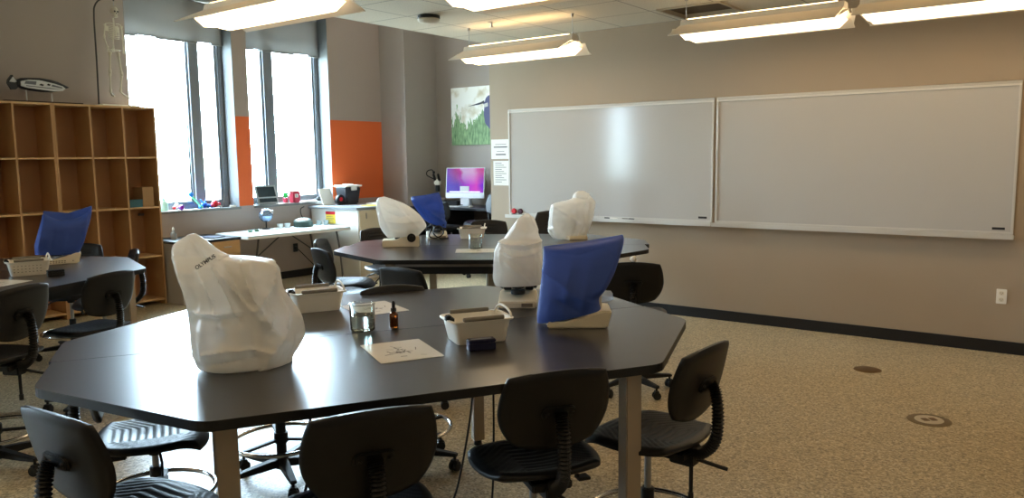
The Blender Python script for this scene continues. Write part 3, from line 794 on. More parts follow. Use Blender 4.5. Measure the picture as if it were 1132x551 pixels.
# skeleton model ------------------------------------------------------
SY, SX = 4.48, -8.80
t = thing('skeleton_model', 'small ivory human skeleton model hanging from a curved pole on top of the cubby shelves', 'skeleton model', (SX, SY, FZ))
zz = lambda z: z-FZ
mb = MB().b2(-.10, .10, -.20, .22, 0, .018)
mb.build('base', M_white, t, bevel=.004)
mb = MB().tube(smooth_path([(-.06, -.165, .016), (-.06, -.155, .5), (-.06, -.15, zz(3.24)), (-.055, -.13, zz(3.37)), (-.03, -.07, zz(3.44)), (0, .03, zz(3.455)), (0, .045, zz(3.43))], 8), .009, 8)
mb.build('stand_pole', mat('dark_pole', (52, 44, 40), .5), t)
MB().cyl((0, .045, zz(3.375)), (0, .045, zz(3.43)), .003, n=6).build('hook', M_satin, t)
mb = MB().ball((0, .045, zz(3.325)), .045, 18, (1.1, .86, 1.0)); mb.ball((.028, .045, zz(3.285)), .024, 12, (.8, .95, 1.1)); mb.box((.03, .045, zz(3.258)), (.035, .036, .016))
sk = mb.build('skull', M_bone, t)
mb = MB()
for s_ in (-1, 1): mb.ball((.046, .045+s_*.016, zz(3.312)), .010, 10, (.5, 1, 1))
mb.ball((.05, .045, zz(3.292)), .006, 8, (.5, .8, 1.3)); mb.build('eye_socket', M_fishblack, sk)
mb = MB()
for k in range(24):
    q = k/23; z = zz(3.235-.335*q); x = -.012+.02*math.sin(q*2*PI)*.6; mb.cyl((x, .035-.02*q, z), (x, .035-.02*q, z+.010), .009+.004*q, n=8)
mb.build('spine', M_bone, t)
mb = MB()
for k in range(9):
    z = zz(3.165-.017*k); w_ = .038+.022*math.sin((k+1)/9*PI*.75); yc = .03
    pts = [(-.018+.055*math.sin(a)*1., yc+w_*math.cos(a), z-.014*math.sin(a)) for a in [PI*i/14 for i in range(15)]]
    for sg in (1,): mb.tube(pts, .0046, 6)
mb.box((.036, .03, zz(3.10)), (.006, .014, .11)); mb.build('rib_cage', M_bone, t)
mb = MB()
for s_ in (-1, 1): mb.tube([(.02, .03+s_*.01, zz(3.18)), (.01, .03+s_*.05, zz(3.185)), (-.01, .03+s_*.09, zz(3.175))], .005, 6); mb.box((-.035, .03+s_*.06, zz(3.13)), (.006, .035, .055))
mb.build('shoulder_girdle', M_bone, t, bevel=.002)
mb = MB()
for s_ in (-1, 1): mb.torus((.0, .015+s_*.028, zz(2.895)), .030, .009, 20, 8, sx=.7)
mb.box((-.02, .015, zz(2.90)), (.014, .03, .045)); mb.build('pelvis', M_bone, t)
def bone(mb, a, b, r_):
    a = Vector(a); b = Vector(b); r_ *= 1.4; P = [a.lerp(b, q) for q in (0, .08, .2, .5, .8, .92, 1)]
    mb.tube(P, r_, 8, rs=[r_*1.5, r_*1.6, r_*.95, r_*.85, r_*.95, r_*1.6, r_*1.4])
for s_, kn, ft in ((-1, (.015, -.055, zz(2.645)), (.01, -.06, zz(2.43))), (1, (.015, .075, zz(2.63)), (.0, .055, zz(2.44)))):
    mb = MB(); hp = (.0, .015+s_*.045, zz(2.875)); bone(mb, hp, kn, .0085); bone(mb, kn, ft, .0075)
    mb.ball((kn[0]+.012, kn[1], kn[2]), .012, 8)
    if s_ < 0: mb.tube([ft, (ft[0]+.03, ft[1], ft[2]-.035), (ft[0]+.06, ft[1]+.01, ft[2]-.045)], .010, 8, rs=[.010, .013, .007])
    else: mb.tube([ft, (.02, .08, zz(2.41)), (.04, .125, zz(2.375)), (.05, .15, zz(2.358))], .009, 8, rs=[.009, .010, .012, .006])
    mb.build('leg_bones', M_bone, t)
    mb = MB(); sh = (-.01, .03+s_*.09, zz(3.17)); el = (-.02, .03+s_*.105, zz(3.03)); wr = (.015, .025+s_*.085, zz(2.915))
    bone(mb, sh, el, .006); bone(mb, el, wr, .005)
    for f in range(5): mb.tube([wr, (wr[0]+.008, wr[1]+(f-2)*.005, wr[2]-.03), (wr[0]+.012, wr[1]+(f-2)*.006, wr[2]-.05-.004*(2-abs(f-2)))], .0022, 5)
    mb.build('arm_bones', M_bone, t)

# ================================================================== WINDOW SILL THINGS
ZSL = ZS+.0005
def molecule(label, y, parts_, x=-9.12):
    t = thing('ball_and_stick_model', label, 'molecule model', (x, y, ZSL), 0, 'ball and stick models on the window sill')
    for nm, m_, mb in parts_: mb.build(nm, m_, t)
    return t
t = thing('wash_bottle', 'pale mint squeeze bottle on the sill next to the cubby shelves', 'bottle', (-9.14, 5.15, ZSL))
MB().lathe([(0, 0), (.048, 0), (.05, .01), (.05, .09), (.03, .12), (.018, .13)], n=24).build('bottle_body', mat('mint_white', (196, 226, 214), .3, trans=.3), t)
MB().lathe([(.018, .13), (.02, .132), (.02, .155), (.0, .158)], n=20).build('cap', M_mint, t)
MB().tube(smooth_path([(0, 0, .155), (0, .0, .19), (.02, .03, .20), (.03, .05, .17)], 5), .004, 6).build('nozzle', M_white, t)
molecule('purple and white ball model on the window sill beside the mint bottle', 5.34, [
    ('ball', M_purple, MB().ball((.05, .0, .034), .034)), ('ball', M_white, MB().ball((-.02, -.02, .055), .03)), ('ball', M_red, MB().ball((0, -.07, .03), .022)),
    ('ball', M_white, MB().ball((-.03, .05, .04), .024)), ('stick', M_grey, MB().cyl((-.02, -.02, .055), (-.03, .05, .04), .006).cyl((0, -.07, .03), (-.02, -.02, .055), .006).cyl((.05, 0, .034), (-.02, -.02, .055), .006))])
molecule('bright cyan ball on a leaning mint rod on the window sill', 5.55, [
    ('ball', M_cyan, MB().ball((0, -.05, .185), .034)), ('stick', M_mint, MB().cyl((.06, .07, .012), (0, -.05, .18), .012)), ('ball', M_white, MB().ball((0, -.02, .155), .016))])
molecule('blue spiky ball model on the window sill under the mullion', 5.68, [
    ('ball', M_blue, MB().ball((0, 0, .045), .040)), ('ball', M_cyan, MB().ball((.02, -.06, .03), .028).ball((.0, .055, .03), .026)),
    ('stick', M_cyan, MB().cyl((0, 0, .05), (.0, .03, .125), .009).cyl((0, 0, .05), (.0, -.05, .12), .009).cyl((0, 0, .05), (.06, -.11, .012), .008)), ('ball', M_blue, MB().ball((0, .11, .032), .030))])
molecule('red ball model with white tips on the window sill at its right', 5.83, [
    ('ball', M_red, MB().ball((0, 0, .05), .046)), ('ball', M_pink, MB().ball((.0, .055, .045), .028).ball((.03, -.05, .036), .024)), ('stick', M_white, MB().cyl((0, 0, .06), (.0, .02, .125), .010).cyl((0, 0, .05), (.05, .07, .012), .008))])
tag(MB().cyl((0, -.07, .008), (0, .07, .008), .008, n=10).build('pen', M_dark, loc=(-9.1, 5.96, ZSL)), 'dark pen on the sill right of the red model', 'pen')
tag(MB().prism(rrect(.05, .09, .02), 0, .018).build('eraser', M_white, loc=(-9.1, 6.08, ZSL), bevel=.004), 'small white block on the sill at the right end of the first window', 'eraser')
# grey two-panel instrument leaning in the second window
t = thing('solar_panel_kit', 'grey frame with two dark panels standing on the sill of the second window', 'instrument', (-9.13, 6.645, ZSL))
tl = Matrix.Rotation(-.25, 4, 'Y')
def tb(x0, x1, y0, y1, z0, z1):
    return MB().box((0, (y0+y1)/2, 0), (x1-x0, y1-y0, z1-z0), M=Matrix.Translation(((x0+x1)/2, 0, (z0+z1)/2)) if False else None)
def tilted(x0, x1, y0, y1, z0, z1):
    mb = MB().b2(x0, x1, y0, y1, z0, z1); mb.v = [tuple(tl @ Vector((p[0], p[1]+(-.05*p[2]), p[2]))+Vector((.03, 0, .012))) for p in mb.v]; return mb
mb = MB()
for a in ((-.01, .01, -.165, .165, 0, .018), (-.01, .01, -.165, .165, .075, .093), (-.01, .01, -.165, .165, .235, .255), (-.01, .01, -.165, -.145, 0, .255), (-.01, .01, .145, .165, 0, .255)):
    k = tilted(*a); mb.add(k.v, k.f)
mb.build('frame', mat('pale_grey_frame', (176, 180, 180), .5), t, weld=False, smooth=False)
M_panel = mat('dark_glass_panel', (40, 52, 56), .2)
tilted(-.007, .004, -.145, .145, .018, .075).build('lower_panel', M_panel, t, smooth=False)
tilted(-.007, .004, -.145, .145, .093, .235).build('upper_panel', M_panel, t, smooth=False)
mb = MB().box((-.05, -.12, .05), (.012, .02, .10)); mb.box((-.05, .12, .05), (.012, .02, .10)); mb.b2(-.056, .05, -.165, .165, 0, .010); mb.build('stand', M_winframe, t, bevel=.002)
t = thing('cactus_toy', 'little green cactus in a red pot on the second window sill', 'ornament', (-9.13, 6.95, ZSL))
MB().lathe([(0, 0), (.03, 0), (.036, .06), (.032, .075), (0, .075)], n=20).build('pot', M_pink, t)
mb = MB().ball((0, 0, .115), .036, 14, (1, 1, 1.1)); mb.ball((0, -.036, .125), .016); mb.ball((0, .036, .13), .016); mb.build('cactus', M_green, t)
t = thing('sharps_container', 'pink red lidded sharps tub with a white label on the second window sill', 'container', (-9.13, 7.11, ZSL))
MB().box((0, 0, .075), (.12, .13, .15), taper=.86).build('tub', M_pink, t, bevel=.010); MB().box((0, 0, .158), (.128, .138, .014)).build('lid', M_red, t, bevel=.004)
MB().box((.060, -.012, .10), (.004, .055, .05)).build('label_patch', M_white, t)
mb = MB()
for k in range(3): mb.b2(.062, .063, -.034, .01-.008*k, .085+.012*k, .089+.012*k)
mb.build('label_print', M_ink, t, smooth=False)
for k, (y, h_, lb) in enumerate(((6.92, .008, 'thin white papers lying on the sill under the cactus pot edge'), (7.33, .02, 'pale papers stacked on the sill right of the pink tub'))):
    tag(MB().box((.0, 0, h_/2), (.12, .22, h_), rz=.1).build('paper_stack', M_paper, loc=(-9.10, y if k else 6.86, ZSL), bevel=.001), lb, 'papers')
t = thing('safety_goggles', 'black safety goggles lying at the right end of the second window sill', 'goggles', (-9.12, 7.58, ZSL))
for s_ in (-1, 1):
    MB().ball((0, s_*.042, .036), .040, 16, (.7, 1, .85)).build('lens_cup', M_black, t)
MB().tube(smooth_path([(-.01, -.08, .03), (-.06, -.09, .02), (-.08, 0, .016), (-.06, .09, .02), (-.01, .08, .03)], 6), .010, 8).build('strap', M_black, t)

# ================================================================== COUNTER, FOLDING TABLE, CABINET BY THE WINDOWS
t = thing('base_cabinet', 'low wooden cabinet with a black counter top between the cubby shelves and the folding table', 'cabinet', (-8.68, 5.25, 0))
MB().b2(-.355, .38, -.39, .39, .705, .735).build('counter_top', M_black, t, bevel=.004)
MB().b2(-.355, .36, .0, .375, .0, .705).build('carcass', M_cabwood, t, bevel=.002)
MB().b2(.36, .378, .01, .37, .55, .70).build('drawer', M_cabwood, t, bevel=.003); MB().b2(.36, .378, .01, .37, .05, .54).build('door', M_cabwood, t, bevel=.003)
for z in (.63, .50): MB().cyl((.39, .14, z), (.39, .24, z), .006, n=10).build('pull', M_satin, t)
MB().b2(-.355, .33, -.38, -.36, 0, .705).build('end_panel', mat('grey_laminate', (190, 180, 168), .5), t)
t = thing('small_bottle', 'little clear bottle on the black counter beside the cubby shelves', 'bottle', (-8.74, 5.02, .7355))
MB().lathe([(0, 0), (.032, 0), (.034, .008), (.034, .07), (.014, .095), (.012, .11), (0, .11)], n=20).build('bottle_body', mat('pale_clear_plastic', (206, 206, 206), .2, trans=.5), t)
MB().lathe([(.014, .11), (.014, .13), (.005, .14), (.004, .155), (0, .155)], n=14).build('cap', M_white, t)
tag(MB().prism(rrect(.26, .20, .01), 0, .012).build('clipboard', mat('navy_vinyl', (34, 40, 66), .35), loc=(-8.56, 5.40, .7355), bevel=.002, rz=.3), 'dark navy clipboard on the black counter behind the big white cover', 'clipboard')
# folding table
t = thing('folding_table', 'long pale folding table under the windows with cups on it', 'table', (-8.52, 6.46, 0), math.radians(-2.5))
MB().prism(rrect(.76, 1.58, .03), .708, .7445).build('tabletop', M_foldtop, t, bevel=.003)
MB().prism(rrect(.772, 1.592, .034), .700, .722).build('edge_band', M_whitepaint, t, bevel=.004)
M_foldleg = mat('grey_brown_tube', (84, 80, 78), .4, metal=.5)
for s_ in (-1, 1):
    y = s_*.60
    mb = MB().tube(smooth_path([(-.30, y, .700), (-.30, y+s_*.05, .4), (-.30, y+s_*.08, .03), (-.27, y+s_*.08, .013), (.27, y+s_*.08, .013), (.30, y+s_*.08, .03), (.30, y+s_*.05, .4), (.30, y, .700)], 5), .0125, 10)
    mb.build('leg_frame', M_foldleg, t)
    MB().tube([(.0, y+s_*.06, .28), (0, s_*.05, .695)], .009, 8).build('brace', M_foldleg, t)
# globe etc
TT = .745
t = thing('chrome_globe', 'blue and silver ball on a short stand on the folding table', 'ornament', (-8.84, 6.40, TT))
MB().lathe([(0, 0), (.055, 0), (.055, .012), (.010, .02), (.008, .10), (.0, .10)], n=24).build('stand', M_dark, t)
MB().ball((0, 0, .185), .092, 28).build('ball', mat('blue_silver_globe', (130, 150, 176), .22, metal=.8, var=.5, vscale=14), t)
mb = MB().ball((.05, .045, .225), .045, 12, (.8, .9, .7)); mb.ball((.02, -.05, .25), .03, 10, (1, .9, .6)); mb.build('silver_patch', M_chrome, t)
M_cup = mat('white_cup', (232, 236, 234), .3, trans=.15); M_greenliq = mat('green_liquid', (74, 140, 92), .3)
def cup(x, y, label, r_=.028, h_=.045, liquid=False):
    t = thing('small_cup', label, 'cup', (x, y, TT), 0, 'small cups on the folding table')
    MB().lathe([(0, 0), (r_*.8, 0), (r_, h_), (r_*.92, h_), (r_*.74, .004), (0, .004)], n=20).build('cup_wall', M_glass if liquid else M_cup, t)
    if liquid: MB().lathe([(0, .0045), (r_*.75, .005), (r_*.85, h_*.55), (0, h_*.55)], n=18).build('contents', M_greenliq, t)
cup(-8.60, 5.98, 'leftmost clear cup of green liquid on the folding table', .032, .045, True)
cup(-8.62, 6.09, 'second clear cup of green liquid from the left on the folding table', .032, .045, True)
cup(-8.55, 6.28, 'low pale cup in front of the blue and silver ball, to its right', .030, .03)
cup(-8.58, 6.37, 'low pale cup between the ball and the taller white cups', .030, .03)
cup(-8.76, 6.56, 'left one of two taller white cups on the folding table', .042, .06)
cup(-8.76, 6.68, 'right one of two taller white cups on the folding table', .042, .06)
t = thing('round_tin', 'dark green round tin with a crumpled silver lid on the folding table', 'tin', (-8.70, 6.90, TT))
MB().lathe([(0, 0), (.125, 0), (.13, .01), (.13, .07), (.0, .07)], n=36).build('tin_body', M_tin, t)
MB().lathe([(.13, .07), (.132, .072), (.12, .095), (.07, .115), (.05, .105), (0, .112)], n=36).build('lid', mat('foil_lid', (140, 152, 150), .3, metal=.6, var=.3, vscale=30), t)
M_dish = mat('petri_glass', (222, 232, 230), .1, trans=.6)
for (x, y, r_, h_, lb) in ((-8.66, 7.12, .03, .012, 'flat little glass dish right of the green tin'), (-8.72, 7.19, .036, .06, 'left small glass beaker at the end of the folding table'), (-8.74, 7.15+.13, .036, .07, 'right small glass beaker at the end of the folding table beside the white cabinet')):
    if y > 7.24: y = 7.235; x = -8.62
    t = MB().lathe([(0, 0), (r_, 0), (r_, h_), (r_*.92, h_), (r_*.92, .003), (0, .003)], n=22).build('glass_dish', M_dish, loc=(x, y, TT)); tag(t, lb, 'glassware')
# white cabinet
t = thing('white_cabinet', 'white cabinet with a grey top at the end of the folding table', 'cabinet', (-8.53, 7.71, 0))
MB().b2(-.50, .49, -.40, .42, .0, .965).build('body', M_whitepaint, t, bevel=.006)
MB().b2(-.51, .52, -.45, .46, .965, 1.0).build('cabinet_top', mat('grey_worktop', (136, 138, 140), .35), t, bevel=.006)
d = MB().b2(.49, .508, -.39, .41, .03, .955).build('door', mat('cream_panel', (206, 190, 162), .45), t, bevel=.004)
slabm = MB().prism(rrect(.24, .30, .07), 0, .004, M=Matrix.Translation((.506, .27, .70)) @ Matrix.Rotation(PI/2, 4, 'Z') @ Matrix.Rotation(PI/2, 4, 'X'))
slabm.build('cutout', M_black, d)
MB().cyl((.513, -.27, .84), (.513, -.27, .92), .006, n=8).build('door_handle', M_satin, d)
st = MB().b2(-.18, .02, -.4035, -.4005, .76, .93).build('sticker', M_yellow, t, smooth=False)
MB().b2(-.18, .02, -.405, -.4036, .89, .93).build('sticker_band', M_red, st, smooth=False)
mb = MB()
for k in range(4): mb.b2(-.16, -.01-.02*(k % 2), -.405, -.4036, .78+.025*k, .786+.025*k)
mb.build('sticker_print', M_ink, st, smooth=False)
t = thing('waste_bin', 'dark grey bin with a white lid standing on the white cabinet', 'bin', (-8.80, 7.82, 1.0005))
MB().box((0, 0, .13), (.25, .30, .26), taper=.78).build('bin_body', mat('dark_grey_plastic', (44, 44, 50), .4), t, bevel=.02, seg=3)
mb = MB().box((0, 0, .272), (.27, .32, .026)); mb.box((.128, 0, .235), (.012, .12, .06)); mb.box((-.02, .02, .292), (.10, .14, .016)); mb.build('lid', M_white, t, bevel=.006)
t = thing('picture_panel', 'white card leaning on the white cabinet beside the bin', 'card', (-8.92, 7.56, 1.0005))
mb = MB().box((0, 0, .12), (.012, .22, .24)); mb.v = [(p[0]-.25*p[2]+.0, p[1]-.18*p[2], p[2]) for p in mb.v]; mb.build('card', M_white, t, smooth=False)
t = thing('tape_dispenser', 'black tape dispenser standing in front of the white card on the cabinet', 'tape dispenser', (-8.78, 7.62, 1.0005))
mb = MB().cyl((0, -.0, .075), (.05, .0, .075), .075, n=28); mb.box((.025, .04, .025), (.055, .16, .05)); mb.build('body', M_black, t, bevel=.004)
MB().cyl((.05, 0, .085), (.054, 0, .085), .03, n=20).build('hub', M_red, t)
tag(MB().box((0, 0, .004), (.16, .24, .008), rz=.2).build('yellow_folder', M_yellow, loc=(-8.22, 7.72, 1.0005)), 'yellow folder lying at the front of the white cabinet', 'folder')
tag(MB().box((0, 0, .010), (.24, .20, .02), rz=.1).build('paper_stack', M_paper, loc=(-8.42, 8.03, 1.0005)), 'pale papers lying at the far side of the white cabinet', 'papers')
# cord + outlet under the folding table
t = thing('wall_outlet', 'dark wall outlet under the folding table with a cord plugged in', 'outlet', (XW, 7.02, .42))
MB().b2(.0, .008, -.04, .04, -.06, .06).build('cover_plate', M_black, t, bevel=.002); MB().b2(.008, .035, -.02, .02, -.03, .02).build('plug', M_black, t, bevel=.003)
tag(MB().tube(smooth_path([(-9.01, 7.02, .41), (-8.95, 7.06, .34), (-8.9, 7.12, .25), (-8.86, 7.20, .14), (-8.80, 7.16, .05), (-8.7, 7.0, .008)], 8), .006, 8).build('cord', M_black), 'black cord hanging from the dark outlet under the folding table', 'cord')
tag(MB().tube(smooth_path([(-8.98, 7.15, 1.0), (-9.0, 7.10, .96), (-8.99, 7.12, .85), (-8.95, 7.20, .80), (-8.93, 7.235, .755)], 8), .006, 8).build('cord', M_black), 'black cord drooping from the sill behind the white cabinet top', 'cord')

# ================================================================== ALCOVE: picture, desk, computer
M_desk = mat('black_desk', (24, 24, 27), .35)
t = thing('computer_desk', 'black desk in the alcove under the bird picture', 'desk', (-7.35, 9.12, 0))
MB().b2(-1.10, 1.25, -.37, .36, .895, .93).build('desktop', M_desk, t, bevel=.004)
for x in (-1.08, -.38, .42, 1.21): MB().b2(x-.014, x+.014, -.34, .34, 0, .895).build('side_panel', M_desk, t, bevel=.002)
MB().b2(-1.06, -.40, -.33, -.31, .55, .88).build('drawer_front', M_desk, t, bevel=.003)
MB().b2(-1.066, 1.196, .30, .32, .35, .895).build('modesty_panel', mat('brown_grey_panel', (92, 80, 74), .5), t)
MB().b2(-1.05, -.48, .02, .34, .93, 1.0).build('riser_shelf', M_desk, t, bevel=.004)
# stereo microscope on the riser
t = thing('stereo_microscope', 'small white stereo microscope with black eyepieces on the desk riser', 'microscope', (-8.28, 9.22, 1.0005), .5)
MB().prism(rrect(.17, .22, .03), 0, .035).build('base', M_whitepaint, t, bevel=.005)
MB().cyl((0, .07, .035), (0, .07, .30), .016, n=14).build('pillar', M_satin, t)
MB().box((0, .03, .20), (.06, .12, .09)).build('focus_arm', M_whitepaint, t, bevel=.010)
MB().lathe([(0, 0), (.03, 0), (.035, .03), (.035, .10), (0, .10)], n=20).build('objective', M_dark, t, loc=(0, -.03, .14))
MB().box((0, -.02, .285), (.10, .10, .09)).build('head', M_whitepaint, t, bevel=.015)
for s_ in (-1, 1): MB().cyl((s_*.032, -.04, .31), (s_*.036, -.13, .41), .022, .018, n=16).build('eyepiece', M_black, t)
MB().tube(smooth_path([(-.04, .03, .32), (-.12, .02, .36), (-.17, -.02, .40), (-.15, -.06, .46), (-.08, -.06, .48), (-.05, -.05, .44)], 6), .008, 8).build('gooseneck', M_black, t)
MB().ball((-.05, -.05, .44), .022, 12).build('lamp_head', M_black, t)
# all-in-one computer
t = thing('desktop_computer', 'white all-in-one computer showing a purple and pink wallpaper on the desk', 'computer', (-7.66, 9.12, .9305), math.radians(14))
def tiltm(mb, a=-.12, o=(0, 0, .02)):
    R = Matrix.Rotation(a, 4, 'X'); mb.v = [tuple(R @ Vector(p)+Vector(o)) for p in mb.v]; return mb
M_silver = mat('silver_shell', (214, 216, 222), .3, metal=.2)
tiltm(MB().b2(-.325, .325, -.006, .02, .10, .565)).build('housing', M_silver, t, bevel=.004)
def mat_screen():
    m = bpy.data.materials.new('lit_screen'); m.use_nodes = True
    nt = m.node_tree; b = nt.nodes['Principled BSDF']; N = nt.nodes.new; L = nt.links.new
    tc = N('ShaderNodeTexCoord'); sx = N('ShaderNodeSeparateXYZ'); L(tc.outputs['Generated'], sx.inputs[0])
    nz = N('ShaderNodeTexNoise'); nz.inputs['Scale'].default_value = 2.2; nz.inputs['Detail'].default_value = 2; L(tc.outputs['Generated'], nz.inputs['Vector'])
    def mth(op, a, b_):
        n = N('ShaderNodeMath'); n.operation = op
        for i, x in enumerate((a, b_)):
            if isinstance(x, (int, float)): n.inputs[i].default_value = x
            else: L(x, n.inputs[i])
        return n.outputs[0]
    # position along the swoosh: x shifted with height, so the pale wedge widens upward
    q = mth('ADD', mth('SUBTRACT', sx.outputs[0], mth('MULTIPLY', mth('SUBTRACT', 1.0, sx.outputs[2]), .12)), mth('MULTIPLY', mth('SUBTRACT', nz.outputs['Fac'], .5), .22))
    def ramp(cols):
        r = N('ShaderNodeValToRGB'); e = r.color_ramp.elements
        e[0].position = cols[0][0]; e[0].color = lin(cols[0][1]); e[1].position = cols[-1][0]; e[1].color = lin(cols[-1][1])
        for p_, c_ in cols[1:-1]:
            z = e.new(p_); z.color = lin(c_)
        L(q, r.inputs['Fac']); return r.outputs['Color']
    top = ramp([(0, (120, 40, 190)), (.24, (170, 30, 150)), (.36, (200, 40, 170)), (.42, (222, 190, 240)), (.66, (236, 190, 240)), (.80, (230, 110, 200)), (1, (214, 70, 150))])
    bot = ramp([(0, (60, 20, 210)), (.22, (70, 10, 200)), (.36, (150, 20, 220)), (.55, (220, 60, 240)), (.75, (240, 70, 230)), (.88, (150, 40, 240)), (1, (90, 40, 230))])
    mx = N('ShaderNodeMix'); mx.data_type = 'RGBA'
    mr = N('ShaderNodeMapRange'); mr.inputs['From Min'].default_value = .30; mr.inputs['From Max'].default_value = .85; L(sx.outputs[2], mr.inputs['Value'])
    L(mr.outputs[0], mx.inputs[0]); L(bot, mx.inputs[6]); L(top, mx.inputs[7])
    b.inputs['Base Color'].default_value = (.01, .01, .01, 1); b.inputs['Roughness'].default_value = .2
    L(mx.outputs[2], b.inputs['Emission Color']); sock(b, 'Emission Strength', 1.0)
    return m
tiltm(MB().b2(-.312, .312, -.0085, -.0065, .185, .555)).build('display', mat_screen(), t, smooth=False)
tiltm(MB().b2(-.26, .26, -.0095, -.0088, .190, .205)).build('dock_bar', emit_mat('dock_glow', (206, 190, 226), .7), t, smooth=False)
mb = MB()
pth = [(-.075, .02, .30), (.075, .02, .30), (.075, .10, .006), (-.075, .10, .006)]
mb.add([(x, y+dy, z) for dy in (0, .008) for x, y, z in pth], [(0, 1, 2, 3), (7, 6, 5, 4), (0, 4, 5, 1), (1, 5, 6, 2), (2, 6, 7, 3), (3, 7, 4, 0)])
mb.b2(-.075, .075, -.07, .11, 0, .007); mb.b2(-.075, .075, .015, .03, .02, .30); mb.build('stand', M_silver, t, bevel=.002)
t = thing('keyboard', 'slim white keyboard on the desk in front of the computer', 'keyboard', (-7.80, 8.86, .9305), math.radians(14))
MB().prism(rrect(.42, .115, .01), 0, .010).build('body', M_silver, t, bevel=.002)
mb = MB()
for r_ in range(5):
    for c_ in range(14): mb.box((-.19+.0292*c_, -.042+.021*r_, .0115), (.024, .017, .003))
mb.build('keys', M_white, t, smooth=False)
tag(MB().ball((0, 0, .012), .03, 16, (1, 1.7, .4)).build('computer_mouse', M_white, loc=(-7.36, 8.92, .9305)), 'white mouse on the desk right of the keyboard', 'mouse')
# bird picture (a big photo print on canvas)
def mat_print():
    m = bpy.data.materials.new('canvas_print'); m.use_nodes = True
    nt = m.node_tree; b = nt.nodes['Principled BSDF']; N = nt.nodes.new; L = nt.links.new
    tc = N('ShaderNodeTexCoord'); sx = N('ShaderNodeSeparateXYZ'); L(tc.outputs['Object'], sx.inputs[0])
    nz = N('ShaderNodeTexNoise'); nz.inputs['Scale'].default_value = 4.2; nz.inputs['Detail'].default_value = 3; L(tc.outputs['Object'], nz.inputs['Vector'])
    rp = N('ShaderNodeValToRGB'); e = rp.color_ramp.elements
    e[0].position = .34; e[0].color = lin((200, 190, 160)); e[1].position = .5; e[1].color = lin((240, 240, 232))
    L(nz.outputs['Fac'], rp.inputs['Fac'])
    mpv = N('ShaderNodeMapping'); mpv.inputs['Scale'].default_value = (34, 1, 9); L(tc.outputs['Object'], mpv.inputs['Vector'])
    gz = N('ShaderNodeTexNoise'); gz.inputs['Scale'].default_value = 1; gz.inputs['Detail'].default_value = 4; L(mpv.outputs[0], gz.inputs['Vector'])
    gr = N('ShaderNodeValToRGB'); e = gr.color_ramp.elements
    e[0].position = .3; e[0].color = lin((66, 104, 66)); e[1].position = .7; e[1].color = lin((150, 184, 126)); L(gz.outputs['Fac'], gr.inputs['Fac'])
    lz = N('ShaderNodeTexNoise'); lz.inputs['Scale'].default_value = 5; lz.inputs['Detail'].default_value = 2
    mp2 = N('ShaderNodeMapping'); mp2.inputs['Scale'].default_value = (1, 1, .25); L(tc.outputs['Object'], mp2.inputs['Vector']); L(mp2.outputs[0], lz.inputs['Vector'])
    def mth(op, a, b_):
        n = N('ShaderNodeMath'); n.operation = op
        for i, x in enumerate((a, b_)):
            if isinstance(x, (int, float)): n.inputs[i].default_value = x
            else: L(x, n.inputs[i])
        return n.outputs[0]
    hgt = mth('ADD', mth('ADD', mth('MULTIPLY', mth('SUBTRACT', lz.outputs['Fac'], .5), 1.0), mth('MULTIPLY', mth('SUBTRACT', gz.outputs['Fac'], .5), .55)), -.03)
    k = mth('LESS_THAN', sx.outputs[2], hgt)
    mx = N('ShaderNodeMix'); mx.data_type = 'RGBA'; L(k, mx.inputs[0]); L(rp.outputs['Color'], mx.inputs[6]); L(gr.outputs['Color'], mx.inputs[7])
    L(mx.outputs[2], b.inputs['Base Color']); b.inputs['Roughness'].default_value = .6
    return m
t = thing('bird_picture', 'large canvas photo of a long-billed bird over green grass on the alcove wall', 'picture', (-7.56, YA, 2.305))
MB().b2(-.62, .62, -.04, -.001, -.445, .445).build('canvas', mat_print(), t, bevel=.003, smooth=False)
def flat(poly, y=-.0415, th=.001):
    n = len(poly); vs = [(x, yy, z) for yy in (y, y+th) for x, z in poly]
    return MB().add(vs, [tuple(range(n)), tuple(range(2*n-1, n-1, -1))]+[(i, (i+1) % n, (i+1) % n+n, i+n) for i in range(n)])
flat(round_poly([(-.10, .155), (.06, .20), (.08, .26), (.14, .30), (.24, .27), (.26, .15), (.42, -.05), (.44, -.25), (.20, -.26), (.06, -.12), (.035, .02), (.05, .12), (.035, .18)], .02)).build('printed_bird', mat('slate_blue_print', (76, 78, 116), .6), t, smooth=False)
flat([(-.28, .145), (-.02, .20), (.05, .225), (.05, .185), (-.05, .165)], -.0427).build('printed_bill', mat('dark_slate_print', (58, 60, 68), .6), t, smooth=False)
flat(round_poly([(.04, .17), (.12, .19), (.12, .13), (.05, .12)], .015), -.0427).build('printed_cheek', mat('pale_print', (198, 198, 192), .6), t, smooth=False)

